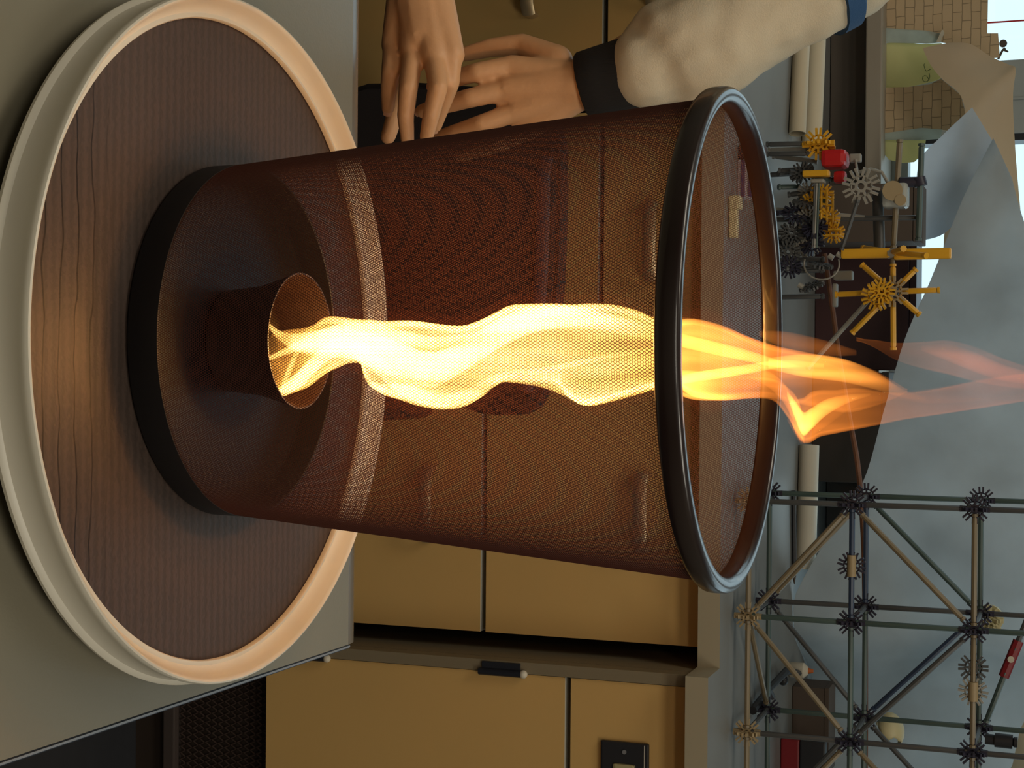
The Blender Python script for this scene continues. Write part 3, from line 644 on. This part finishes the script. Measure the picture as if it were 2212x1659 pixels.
part('sleeve_band', MB().tube([b0-d_*.1, b0, b1, b1+d_*.3], [.059, .0672, .0676, .061], 32), M['denim'], pe, True, label='blue denim band round the sleeve')
for sx in (-1, 1):
    bm = bmesh.new(); chain(bm, [(TOR+Vector((sx*.09, 0, .02)), .098), (TOR+Vector((sx*.10, -.02, -.36)), .075), (TOR+Vector((sx*.10, .03, -.70)), .058)])
    remeshed('trouser_leg', bm, M['trousers'], pe, .009, 2)
    bm = bmesh.new(); chain(bm, [(TOR+Vector((sx*.10, .03, ZF+.047)), .044), (TOR+Vector((sx*.11, -.14, ZF+.038)), .036)]); remeshed('shoe', bm, M['dark'], pe, .008, 2)
M['cream_paper'] = mat('cream_paper', (.58, .54, .42, 1), .7, var=.05, trans=.2)
# ------------------------------------------------------------------ things on the worktop
def sheet(name, A, B, nu, nv, wav, th, m, parent=None, base=None, seed=0):
    """a sheet of paper between two edge lines (px, py, Y); gently waved, with thickness"""
    a, b = lerp_path(A, nu), lerp_path(B, nu); front = []
    for i in range(nu):
        for j in range(nv):
            f = j/(nv-1); p = [a[i][k]*(1-f)+b[i][k]*f for k in range(3)]
            q = at(*p); w = wav*mnoise.noise(Vector((q.x*4+seed, q.z*4, seed)))*math.sin(PI*min(1, .15+f))
            q.z = max(q.z, ZC+.0015); front.append(q+Vector((0, w, 0)))
    back = [p+Vector((0, th, 0)) for p in front]; n = nu*nv; fs = []
    for i in range(nu-1):
        for j in range(nv-1):
            k = i*nv+j; fs += [(k, k+1, k+nv+1, k+nv), (n+k+nv, n+k+nv+1, n+k+1, n+k)]
    ed = [j for j in range(nv)]+[i*nv+nv-1 for i in range(1, nu)]+[(nu-1)*nv+j for j in range(nv-2, -1, -1)]+[i*nv for i in range(nu-2, 0, -1)]
    for x, y in zip(ed, ed[1:]+ed[:1]): fs.append((y, x, n+x, n+y))
    return part(name, MB().add(front+back, fs), m, parent, True, base=base)
o = sheet('paper_sheet', [(1772, 1745, 1.82), (1766, 1580, 1.80), (1757, 1480, 1.775), (1740, 1425, 1.72), (1714, 1370, 1.62), (1716, 1290, 1.60), (1800, 1140, 1.60), (1868, 1035, 1.62), (1912, 880, 1.65), (1955, 730, 1.67), (2012, 600, 1.69), (2080, 430, 1.71), (2146, 300, 1.73)],
          [(2330, 1745, 1.86), (2330, 1640, 1.84), (2330, 1540, 1.80), (2330, 1450, 1.76), (2330, 1380, 1.72), (2330, 1180, 1.66), (2320, 1000, 1.67), (2300, 850, 1.69), (2280, 700, 1.70), (2240, 560, 1.71), (2206, 460, 1.72), (2186, 385, 1.74)], 60, 30, .05, .0008, M['sheet'], base=at(1702, 1400, 1.54), seed=3)
tag(o, 'large grey-blue paper sheet curving up behind the dark rod frame', 'paper')
o = sheet('paper_sheet', [(1978, 420, 1.77), (1987, 345, 1.78), (2035, 292, 1.79), (2100, 232, 1.80)], [(1990, 520, 1.75), (2045, 500, 1.76), (2110, 420, 1.77), (2160, 330, 1.78)], 24, 12, .02, .0008, M['sheet2'], base=at(2000, 500, 1.77), seed=9)
tag(o, 'pale blue pointed sheet standing just behind the large grey-blue one', 'paper')
o = sheet('paper_sheet', [(1993, 104, 1.88), (2010, 140, 1.87), (2036, 172, 1.86), (2075, 207, 1.85), (2085, 260, 1.84), (2070, 340, 1.84), (2040, 500, 1.84), (2040, 640, 1.84)],
          [(2050, 92, 1.90), (2096, 95, 1.90), (2140, 122, 1.90), (2180, 140, 1.89), (2194, 150, 1.88), (2188, 215, 1.88), (2196, 360, 1.86), (2218, 600, 1.85)], 40, 14, .02, .0009, M['kraft'], base=at(2040, 400, 1.85), seed=5)
tag(o, 'plain tan kraft sheet with a curled top, leaning over the pencilled brick papers', 'paper')

cs = thing('paper_castle', at(1912, 100, 1.97), 'tan paper castle with pencilled bricks and yellow gaps, standing on the window sill', 'paper model')
def leaf(name, poly, Y, m, th=.0012, label=None, dy=None):
    pts = [at(px, py, Y+(dy(py) if dy else 0)) for px, py in poly]
    return part(name, MB().prism(pts, (0, th, 0)), m, cs, label=label)
leaf('brick_panel', [(1909, -120), (2132, -120), (2135, -60), (2133, 72), (2156, 72), (2158, 100), (2160, 124), (2140, 126), (2110, 112), (2090, 98), (2034, 92), (2000, 66), (1960, 64), (1912, 60), (1915, 26)], 1.96, M['brick'])
leaf('brick_panel', [(1914, 189), (1960, 188), (2010, 182), (2032, 170), (2075, 205), (2090, 260), (2050, 282), (1990, 278), (1950, 284), (1910, 290), (1905, 240)], 1.955, M['brick'])
leaf('torn_strip', [(1911, 60), (1960, 64), (2000, 66), (2030, 72), (2034, 92), (2000, 94), (1914, 92)], 1.957, M['torn'], label='grey torn paper edge')
leaf('torn_strip', [(1908, 288), (1950, 282), (1990, 276), (2036, 280), (2030, 300), (1980, 303), (1906, 302)], 1.952, M['torn'], label='pale torn paper edge')
leaf('curled_tab', [(2022, 91), (2034, 66), (2037, 64), (2040, 70), (2030, 92)], 1.945, M['white'], .003)
yp = leaf('yellow_panel', [(1914, 93), (1945, 91), (1990, 95), (2034, 93), (2040, 160), (2034, 168), (2022, 174), (1990, 182), (1960, 188), (1912, 191)], 1.965, M['yellow_paper'])
leaf('yellow_panel', [(1906, 300), (1960, 302), (2000, 302), (1996, 330), (1975, 350), (1950, 352), (1920, 345), (1908, 330)], 1.960, M['yellow_paper'])
ink = mat('green_pencil', (.05, .10, .03, 1), .7)
def stroke(pts): return MB().tube([at(1860+x/5.531, y/5.531, 1.9645) for x, y in pts], .0005, 5)
for s_ in ([(758, 760), (750, 775), (760, 812), (772, 842), (785, 850), (810, 838), (834, 824)],
           [(812, 874), (822, 910), (812, 950), (790, 974), (760, 976), (740, 962), (733, 940), (738, 918), (758, 904), (782, 908), (800, 930), (808, 952)]):
    o = part('pencil_letter', stroke(s_), ink, yp, True)
for k, (pts, c, r) in enumerate(([[(2134, 96), (2142, 92), (2150, 94), (2152, 100)], None, 0], [[(2156, 128), (2166, 108), (2172, 104)], (2167, 94), 8])):
    mbf = MB().tube([at(px, py, 1.962) for px, py in pts], .0022, 6, flat=(.5, 1))
    if c: mbf.tube([at(c[0], c[1], 1.960), at(c[0], c[1], 1.9645)], r/1150, 14); mbf.tube([at(2166, 106, 1.962), at(2178, 112, 1.962)], [.003, .0015], 6, flat=(.5, 1))
    part('paper_figure', mbf, M['brownbox'], cs, True, label='small dark cut-out figure on the castle top')
leaf('torn_strip', [(1889, 94), (1907, 92), (1908, 189), (1890, 192)], 1.935, M['white'], label='white paper strip along the sill')
o = part('red_cord', MB().tube([at(2120, 50, 2.03), at(2212, 44, 2.03), at(2420, 30, 2.03)], .0016, 6), M['red'], base=at(2120, 50, 2.03)); tag(o, 'thin red cord hanging in front of the bright window above the paper castle', 'cord')

def roll(pa, pb, r, label, rest=ZC):
    a, b = atz(*pa, rest+r), atz(*pb, rest+r); d = (b-a).normalized(); n = 28
    u = Vector((0, 0, 1)); w = d.cross(u); vs, fs = [], []
    for p, e in ((a, 1), (b, 1), (b, .86), (b-d*.02, .86), (a, .86)):
        for k in range(n): vs.append(p+(u*math.cos(2*PI*k/n)+w*math.sin(2*PI*k/n))*r*e)
    for i in range(4):
        for k in range(n): fs.append((i*n+k, i*n+(k+1) % n, (i+1)*n+(k+1) % n, (i+1)*n+k))
    for k in range(n): fs.append((4*n+k, 4*n+(k+1) % n, (k+1) % n, k))
    o = part('paper_roll', MB().add(vs, fs), M['roll'], base=(a.x, a.y, rest), smooth=True); tag(o, label, 'paper roll', 'paper rolls on the worktop'); return o
roll((1742, -140), (1722, 289), .0135, 'slim cream paper roll lying in front of a second roll on the worktop')
roll((1772, -140), (1752, 330), .0165, 'thicker cream paper roll lying against the brown backsplash')
r_ = roll((1748, 962), (1740, 1230), .0165, 'short white tube lying on the worktop just below the flame tip')
r_.data.materials[0] = M['white']

# connectors and rods of the construction toys
def connector_mesh(name, m, r=.017, arms=range(8), th=.0045, two=False):
    mb = MB()
    def one(ax, ay, az):
        T = lambda x, y, z: ax*x+ay*y+az*z
        n = 12
        ri, ro = r*.20, r*.36
        vs, fs = [], []
        for k in range(n):
            c, s = math.cos(2*PI*k/n), math.sin(2*PI*k/n)
            vs += [T(ri*c, ri*s, -th/2), T(ro*c, ro*s, -th/2), T(ro*c, ro*s, th/2), T(ri*c, ri*s, th/2)]
        for k in range(n):
            for i in range(4): fs.append((k*4+i, ((k+1) % n)*4+i, ((k+1) % n)*4+(i+1) % 4, k*4+(i+1) % 4))
        mb.add(vs, fs)
        def bar(q, r0, r1, off, w, h=th):
            c, s = math.cos(q), math.sin(q); vs = []
            for rr, oo in ((r0, off[0]), (r1, off[1])):
                for ww, hh in ((-w, -h), (w, -h), (w, h), (-w, h)):
                    x, y = rr*c-(oo+ww/2)*s, rr*s+(oo+ww/2)*c; vs.append(T(x, y, hh/2))
            mb.add(vs, [(0, 1, 5, 4), (1, 2, 6, 5), (2, 3, 7, 6), (3, 0, 4, 7), (3, 2, 1, 0), (4, 5, 6, 7)])
        for a in arms:
            q = a*PI/4
            bar(q, ro*.95, r*.64, (0, 0), r*.13)
            for sg in (-1, 1): bar(q, r*.60, r*1.08, (sg*r*.13, sg*r*.15), r*.15)
        if len(list(arms)) == 8:
            for a in range(8): 
                q0, q1 = a*PI/4, (a+1)*PI/4; rr = r*.62
                p = [T(rr*math.cos(q), rr*math.sin(q), 0) for q in (q0, q1)]; mb.tube(p, r*.055, 4, cap=False)
    X, Y_, Z = Vector((1, 0, 0)), Vector((0, 1, 0)), Vector((0, 0, 1))
    one(X, Z, Y_)
    if two: one(Y_, Z, X)
    return mb.mesh(name, m)
CM = {}
def connector(p, m, parent, two=False, r=.017, rot=None, arms=range(8)):
    key = (m, two, r, tuple(arms))
    if key not in CM: CM[key] = connector_mesh('connector', M[m], r, arms, two=two)
    o = bpy.data.objects.new('connector', CM[key]); COL.objects.link(o); o.parent = parent; o.location = Vector(p)-wloc(parent)
    if rot: o.rotation_euler = rot
    return o
def rod(a, b, m, parent, r=.0037, gap=.006, name='rod'):
    a, b = Vector(a), Vector(b); d = (b-a).normalized()
    a2, b2 = a+d*gap, b-d*gap
    e = min(.006, (b2-a2).length/4)
    return part(name, MB().tube([a2, a2+d*e*.6, a2+d*e*.6, a2+d*e, b2-d*e, b2-d*e*.6, b2-d*e*.6, b2], [r*1.15, r*1.15, r*.7, r, r, r*.7, r*1.15, r*1.15], 8), M[m], parent, True)

# the dark rod frame on the right
YFt, YBk = 1.122, 1.270
tr = thing('rod_frame', (.34, 1.19, ZC), 'tall lattice frame of dark toy rods and spiky connectors beside the flame', 'construction toy')
FX = [(1602, 1080), (1582, 1325), (1582, 1578), (1580, 1830)]
BX = [(1645, 1058), (1629, 1297), (1629, 1530), (1628, 1765)]
fz = [at(p, 1400, YFt).z for p in (1583, 1838, 2103, 2365)]; fz[0] = ZC+.0215
fx = [at(1583, q, YFt).x for q in (1082, 1325, 1578, 1830)]
bx = [at(1629, q, YBk).x for q in (1062, 1299, 1531, 1765)]
# both faces share the node grid; take the mean so that the frame is square
gx = [(a+b)/2 for a, b in zip(fx, bx)]
Nf = lambda i, j: Vector((gx[i], YFt, fz[j])); Nb = lambda i, j: Vector((gx[i], YBk, fz[j]))
cyc = ['rod_green', 'rod_grey', 'rod_tan']
for i in range(4):
    for j in range(4):
        for K, Nn in enumerate((Nf, Nb)):
            if j < 3 or i < 3:
                if not (j == 3 and i == 3): connector(Nn(i, j), 'conn_tan' if (j == 0 and K == 0) else 'conn_dark', tr, True)
            if j < 3 and not (i == 3 and j == 2): rod(Nn(i, j), Nn(i, j+1), 'rod_green' if (i+K) % 2 else 'rod_grey', tr)
            if i < 3 and j < 3: rod(Nn(i, j), Nn(i+1, j), 'rod_blue' if (j == 1 and i == 0) else ('rod_green' if (j+K) % 2 or K else 'rod_tan'), tr)
        if j < 3: rod(Nf(i, j), Nb(i, j), 'rod_grey', tr)
for a, b, m_ in ((Nf(1, 0), Nf(0, 1), 'rod_tan'), (Nf(0, 1), Nf(1, 2), 'rod_tan'), (Nb(0, 1), Nb(1, 2), 'rod_green'), (Nf(1, 0), Nf(2, 1), 'rod_tan'), (Nb(1, 0), Nb(2, 1), 'rod_grey'), (Nb(1, 0), Nb(0, 1), 'rod_tan'),
                 (Nf(1, 2), Nf(2, 1), 'rod_grey'), (Nb(1, 2), Nb(2, 1), 'rod_blue'), (Nf(2, 1), Nf(3, 2), 'rod_tan'), (Nf(2, 1), Nf(3, 0), 'rod_tan'), (Nb(2, 1), Nb(3, 0), 'rod_grey'), (Nf(1, 0), Nb(2, 0), 'rod_tan'), (Nb(2, 1), Nb(3, 2), 'rod_grey')):
    rod(a, b, m_, tr, gap=.017)
# sleeves and spiky connectors halfway along the cross rods
for p, Nn in ((.5, Nf), ):
    q = Nf(0, 1).lerp(Nf(1, 1), .52); connector(q, 'conn_dark', tr, rot=(0, .3, 0)); part('rod_sleeve', MB().tube([q-Vector((.014, 0, 0)), q+Vector((.014, 0, 0))], .0062, 10), M['conn_tan'], tr, True, label='tan sleeve')
    q = Nf(1, 2).lerp(Nf(2, 2), .50); connector(q, 'greyp', tr, rot=(0, .2, 0)); connector(q-Vector((.03, 0, 0)), 'rod_grey', tr); part('rod_sleeve', MB().tube([q-Vector((.012, 0, 0)), q+Vector((.012, 0, 0))], .0066, 10), M['conn_tan'], tr, True, label='tan sleeve')
q = at(2136, 1338, YBk+.03); connector(q, 'cream', tr, two=True, r=.018); part('gear', MB().tube([q+Vector((0, .006, 0)), q+Vector((0, .014, 0))], .019, 20), M['cream'], tr, label='cream disc gear')
rod(at(2130, 1560, 1.2), at(2172, 1452, 1.2), 'rod_green', tr, gap=0); rod(at(2192, 1404, 1.2), at(2230, 1310, 1.2), 'rod_grey', tr, gap=0)
a, b = at(2168, 1462, 1.2), at(2200, 1384, 1.2)
part('link', MB().tube([a, b], .0068, 8, flat=(.6, 1)), M['dark_red'], tr, label='red link with a hole'); c = (a+b)/2
part('link_ring', MB().tube([c+Vector((0, -.0055, 0)), c+Vector((0, .0055, 0))], .0042, 12), M['white'], tr)
a, b = at(2128, 1596, 1.2), at(2198, 1604, 1.2)
part('motor', MB().tube([a, a.lerp(b, .3), a.lerp(b, .3), a.lerp(b, .85), a.lerp(b, .85), a.lerp(b, .9), b], [.007, .007, .0095, .0095, .005, .007, .007], 12), M['dark'], tr, True, label='black cylindrical motor')
# dowel lying over the frame, ball shell hanging in it
dp = [(1781, 548, 1.385), (1800, 680, 1.385), (1812, 770, 1.375), (1834, 900, 1.34), (1852, 1000, 1.31), (1863, 1120, 1.306), (1868, 1250, 1.305), (1869, 1400, 1.305), (1869, 1560, 1.305), (1868, 1750, 1.305)]
o = part('dowel', MB().tube([at(*p) for p in lerp_path(dp, 40)], .0040, 8), M['dowel'], base=at(*dp[0]), smooth=True); tag(o, 'long bent brown stick running from the toy tower across the dark rod frame', 'stick')
bc = at(1922, 1578, 1.34)
vs, fs = [], []; nu, nv = 28, 10; rb = .0235
for i in range(nv+1):
    for k in range(nu):
        lim = 1.75+.30*math.sin(3*2*PI*k/nu+.6)+.12*math.sin(7*2*PI*k/nu)
        th = lim*i/nv; q = 2*PI*k/nu
        vs.append(bc+Vector((-.25*rb*math.cos(th)+rb*math.sin(th)*math.cos(q)*.97, rb*math.sin(th)*math.sin(q), rb*math.cos(th))))
for i in range(nv):
    for k in range(nu): fs.append((i*nu+k, (i+1)*nu+k, (i+1)*nu+(k+1) % nu, i*nu+(k+1) % nu))
me_ = MB().add(vs, fs); o = part('ball_shell', me_, M['cream'], base=bc, smooth=True); md = o.modifiers.new('thickness', 'SOLIDIFY'); md.thickness = .001
o.rotation_euler = (0, -.9, 0); tag(o, 'cream plastic ball shell with a torn edge, caught inside the dark rod frame', 'ball')
# small clutter on the worktop to the right
gb = thing('glue_bottle', Vector((at(1717, 1447, 1.575).x, 1.575, ZC)), 'small white glue bottle with an orange cap standing behind the dark rod frame', 'bottle')
a, b = at(1717, 1447, 1.575), at(1746, 1449, 1.575); a.z = ZC+.0005
part('bottle_body', MB().tube([a, a.lerp(b, .06), a.lerp(b, .75), a.lerp(b, .92), b], [.011, .0125, .0125, .008, .006], 16), M['white'], gb, True)
part('cap', MB().tube([b, b+Vector((0, 0, .008))], [.005, .003], 12), mat('orange_cap', (.5, .12, .02, 1), .5), gb, True)
tl = thing('black_clamp', atz(1655, 1510, ZC), 'small black clamp with a lever lying on the worktop behind the frame', 'clamp')
p = [atz(1626, 1535, ZC+.008), atz(1660, 1490, ZC+.012), atz(1700, 1448, ZC+.016)]
part('arm', MB().tube(p, [.006, .005, .006], 8), M['dark'], tl, True); part('arm', MB().tube([p[1], atz(1668, 1505, ZC+.006)], .005, 8), M['dark'], tl, True)
part('lever', MB().tube([p[2], atz(1735, 1456, ZC+.018)], [.006, .004], 8), M['dark'], tl, True); part('knob', MB().ball(atz(1692, 1470, ZC+.009), .008), M['dark'], tl, True)
pn = thing('pencil', atz(1716, 1100, ZC), 'dark pointed pencil lying beside the short white tube', 'pencil')
a, b = atz(1714, 1060, ZC+.0045), atz(1716, 1262, ZC+.0045)
part('shaft', MB().tube([a, a.lerp(b, .88)], .0042, 6), M['dark'], pn); part('tip', MB().tube([a.lerp(b, .88), b], [.0042, .0006], 6), M['brownbox'], pn)
bb = thing('brown_box', atz(1725, 1530, ZC), 'flat brown cardboard box behind the dark rod frame, next to the glue bottle', 'box')
a = atz(1722, 1470, ZC); part('box_body', MB().rbox((a.x, a.y-.05, ZC+.0005), (a.x+.14, a.y+.02, ZC+.052), .001), M['brownbox'], bb); part('lid', MB().rbox((a.x-.001, a.y-.051, ZC+.0522), (a.x+.141, a.y+.021, ZC+.060), .001), M['brownbox'], bb)
rt = thing('tool_case', atz(1700, 1640, ZC), 'black and red tool case at the foot of the dark rod frame, on the worktop', 'case')
a = atz(1688, 1592, ZC); part('case_body', MB().rbox((a.x, a.y-.01, ZC+.0005), (a.x+.12, a.y+.012, ZC+.030), .003), M['dark_red'], rt); part('case_lid', MB().rbox((a.x, a.y-.011, ZC+.0305), (a.x+.12, a.y+.013, ZC+.07), .003), M['dark'], rt)

# ---- the toy tower on the left
YT = 1.30
tw = thing('toy_tower', atz(1650, 430, ZC), 'cluttered toy tower of dark rods and yellow connectors with a big yellow spoked wheel', 'construction toy')
p_ = lambda px, py, dy=0: at(px, py, YT+dy)
zbase = ZC+.012
for py in (310, 331): rod(p_(1646, py+2), p_(1757, py), 'rod_grey', tw)
rod(p_(1650, 325, .02), p_(1757, 321, .02), 'greyp', tw); rod(p_(1660, 336, .03), p_(1775, 350, .03), 'greyp', tw)
connector(p_(1768, 311), 'yellow', tw, True, r=.021); connector(p_(1776, 318, .015), 'yellow', tw, rot=(0, 0, 1.2))
part('block', MB().rbox(p_(1772, 322, -.012), p_(1836, 367, .035), .007), M['red'], tw, label='red plastic block'); part('block', MB().rbox(p_(1800, 369, .0), p_(1830, 397, .02), .004), M['red'], tw, label='small red block')
part('slat', MB().rbox(p_(1733, 368, -.016), p_(1794, 383, .002), .002), M['yellow'], tw, label='yellow slat'); part('collar', MB().rbox(p_(1750, 386, -.012), p_(1785, 398, .01), .003), M['greyp'], tw)
for py_, m_ in ((1760, 'rod_grey'), (1764.5, 'greyp'), (1769, 'rod_green')): rod(p_(py_, 396, -.006), p_(py_-5, 536, -.006), m_, tw, r=.0016, gap=0)
for px, py, ry in ((1776, 418, 0), (1790, 470, .2), (1800, 502, .4), (1752, 440, .3)): connector(p_(px, py, .012), 'yellow', tw, r=.0155, rot=(0, ry, .5))
for px in (1774, 1786, 1799): rod(p_(px, 404 if px < 1795 else 424, .008), p_(px, 500, .008), 'yellow', tw, r=.0018, gap=0)
for py in (412, 426, 440, 454, 468, 482): part('rung', MB().tube([p_(1774, py, .008), p_(1787 if py < 425 else 1799, py+4, .008)], .0016, 6), M['yellow'], tw, True)
part('cross_bar', MB().rbox(p_(1772, 494, .0), p_(1818, 498, .008), .001), M['yellow'], tw); part('cross_bar', MB().rbox(p_(1775, 506, .0), p_(1818, 510, .008), .001), M['yellow'], tw)
for px, py in ((1748, 415), (1746, 470), (1748, 500), (1745, 534), (1730, 536)): connector(p_(px, py, .02), 'greyp', tw, r=.016, rot=(0, .5, .8))
for k in range(26):                                         # tangle of dark pieces low in the tower
    px, py = random.uniform(1690, 1775), random.uniform(345, 640)
    if k % 2: connector(p_(px, py, random.uniform(.0, .03)), random.choice(['rod_grey', 'conn_dark', 'rod_grey']), tw, r=.017, rot=(random.uniform(-.5, .5), random.uniform(0, 3), random.uniform(0, 3)))
    else: rod(p_(max(1672, px-random.uniform(20, 60)), py, random.uniform(.0, .02)), p_(px+random.uniform(20, 60), py+random.uniform(-12, 12), random.uniform(.0, .05)), random.choice(['rod_grey', 'conn_dark', 'rod_grey', 'rod_green']), tw)
for py in (372, 470, 560, 640): rod(Vector((p_(1650, py).x, YT+.03, ZC+.003)), p_(1990 if py == 470 else 1780, py, .03), 'rod_grey', tw, gap=0)
part('tube', MB().tube([p_(1672, 452, .03), p_(1868, 470, .03)], .0035, 8), M['greyp'], tw, True)
connector(p_(1860, 402, -.02), 'greyp', tw, r=.024, rot=(0, .35, .25)); rod(p_(1853, 432, -.02), p_(1818, 540, -.02), 'rod_grey', tw, gap=0, r=.0028)
rod(p_(1848, 345, 0), p_(1855, 395, 0), 'greyp', tw, r=.002, gap=0); part('hose', MB().tube([p_(1855, 372), p_(1880, 365), p_(1905, 372), p_(1918, 395)], .0024, 8), M['greyp'], tw, True)
part('clip', MB().rbox(p_(1834, 332, 0), p_(1862, 352, .012), .002), M['greyp'], tw)
rod(p_(1944, 302, .02), p_(1930, 536, .02), 'rod_tan', tw, r=.0042, gap=0); rod(p_(1991, 310, .02), p_(1984, 520, .02), 'rod_green', tw, r=.0042, gap=0)
part('arm', MB().tube([p_(1944, 394, .02), p_(1988, 393, .02)], .0075, 10), M['conn_dark'], tw, True); part('axle_hub', MB().tube([p_(1985, 384, .02), p_(1990, 402, .02)], .009, 12), M['conn_dark'], tw, True)
part('gear_box', MB().rbox(p_(1905, 395, .0), p_(1965, 452, .035), .005), M['clear'], tw, label='cloudy clear gearbox'); part('gear', MB().tube([p_(1928, 412, -.006), p_(1928, 412, .002)], .014, 16), M['conn_tan'], tw, label='tan gear'); part('gear', MB().tube([p_(1945, 432, -.004), p_(1945, 432, .004)], .008, 14), M['conn_tan'], tw)
for py in (372, 386): part('column', MB().tube([p_(1896, py+40, .05), p_(1900, py+160, .05)], .008, 10), M['rod_grey'], tw, True)
# wheel seen edge on, and wheel seen face on
c = p_(1928, 545)
part('wheel_bar', MB().rbox(p_(1816, 537, -.006), p_(1925, 558, .006), .003), M['yellow'], tw); part('wheel_bar', MB().rbox(p_(1930, 537, -.006), p_(2056, 560, .006), .003), M['yellow'], tw)
for dx, dy in ((-70, -10), (80, 8)): rod(c, p_(1928+dx, 545+dy, .05 if dx < 0 else -.05), 'yellow', tw, r=.004, gap=.006)
rod(c, p_(1952, 537, -.05), 'yellow', tw, r=.0040, gap=0); part('hub', MB().tube([p_(1918, 548), p_(1940, 546)], .007, 12), M['greyp'], tw, True)
c2 = p_(1929, 630); wh = part('wheel_hub', MB().tube([c2-Vector((0, .008, 0)), c2+Vector((0, .008, 0))], .008, 14), M['conn_dark'], tw, True)
for q in ((1850, 562), (1929, 556), (1990, 570), (2045, 626), (1998, 690), (1930, 770), (1830, 730), (1790, 637)): rod(c2, p_(*q), 'yellow', tw, r=.0040, gap=.009, name='spoke')
connector(c2-Vector((0, .009, 0)), 'conn_tan', tw, r=.020); connector(p_(1894, 640, -.014), 'yellow', tw, r=.020, rot=(0, .4, .5)); connector(p_(1905, 628, -.02), 'yellow', tw, r=.017, rot=(0, .1, .2))
rod(c2.lerp(c, .0), c, 'rod_tan', tw, r=.003, gap=.004)
rod(p_(1882, 642, .01), p_(1745, 795, .02), 'greyp', tw, r=.0034, gap=0)
hp = [p_(1775+38*math.cos(q), 570+34*math.sin(q), .01) for q in np.linspace(-.3, PI+.3, 24).tolist()]; part('hoop', MB().tube(hp, .0013, 6), M['greyp'], tw, True)
part('bracket', MB().rbox(p_(1800, 585, .03), p_(1845, 606, .05), .002), M['greyp'], tw); part('bracket', MB().rbox(p_(1798, 612, .03), p_(1811, 664, .05), .002), M['greyp'], tw)
for px, py in ((1725, 615), (1790, 552), (1808, 548)): part('peg', MB().tube([p_(px, py, 0), p_(px+10, py+6, 0)], .004, 8), M['greyp'], tw, True)
# cartons standing behind the tower
def carton(px0, py0, px1, py1, Y, dep, m, label, rest):
    a, b = at(px0, py0, Y), at(px1, py1, Y); t = thing('carton', ((a.x+b.x)/2, Y+dep/2, rest), label, 'box')
    part('carton_body', MB().rbox((a.x, Y, rest+.0005), (b.x, Y+dep, b.z-.012), .0015), M[m], t); part('carton_lid', MB().rbox((a.x-.001, Y-.001, b.z-.0115), (b.x+.001, Y+dep+.001, b.z), .0015), M[m], t)
carton(1800, 400, 1988, 520, 1.62, .10, 'brownbox', 'dark brown carton standing behind the toy tower, nearer the brick papers', ZC)
carton(1800, 526, 1978, 800, 1.80, .10, 'maroon', 'dark maroon carton standing behind the yellow spoked wheel', ZC)
carton(1800, 804, 1918, 1045, 1.78, .10, 'brownbox', 'low dark carton behind the flame, beside the grey-blue sheet', ZC)
# clothes peg and clips on the worktop inside the basket's view
cp = thing('cream_clip', atz(1585, 470, ZC), 'cream plastic clip lying near the front edge of the worktop, seen through the basket', 'clip')
a, b = atz(1585, 430, ZC+.006), atz(1588, 516, ZC+.006); part('clip_bar', MB().rbox((a.x, a.y-.006, ZC+.0005), (b.x, a.y+.006, ZC+.012), .002), M['cream'], cp); part('clip_jaw', MB().rbox((a.x-.004, a.y-.010, ZC+.0005), (a.x+.014, a.y+.010, ZC+.016), .003), M['cream'], cp)

sb = thing('striped_box', atz(1592, 390, ZC), 'small white box with purple stripes on the worktop, seen through the basket near its rim', 'box')
a, b = atz(1592, 345, ZC), atz(1592, 428, ZC)
part('box_body', MB().rbox((a.x, a.y, ZC+.0005), (b.x, a.y+.03, ZC+.036), .002), mat('lilac_white', (.50, .46, .50, 1), .5), sb)
for k in range(3): part('stripe', MB().rbox((a.x+.001, a.y-.002, ZC+.006+k*.010), (b.x-.001, a.y+.0005, ZC+.011+k*.010), .0005), mat('purple', (.075, .04, .12, 1), .5), sb)
a, b = atz(1594, 312, ZC), atz(1594, 343, ZC); part('end_block', MB().rbox((a.x, a.y, ZC+.0005), (b.x, a.y+.03, ZC+.034), .003), M['maroon'], sb, label='dark red end block')
o = sheet('paper_sheet', [(1668, 1730, 1.44), (1900, 1715, 1.45), (2100, 1690, 1.46), (2176, 1668, 1.46), (2194, 1620, 1.46), (2214, 1556, 1.46), (2290, 1480, 1.46)], [(1668, 1860, 1.42), (1900, 1860, 1.42), (2100, 1860, 1.42), (2200, 1860, 1.42), (2250, 1860, 1.42), (2290, 1860, 1.42), (2330, 1860, 1.42)], 30, 8, .01, .0008, M['cream_paper'], base=at(1700, 1760, 1.44), seed=7)
tag(o, 'cream paper sheet whose edge shows beside the black motor of the rod frame', 'paper')
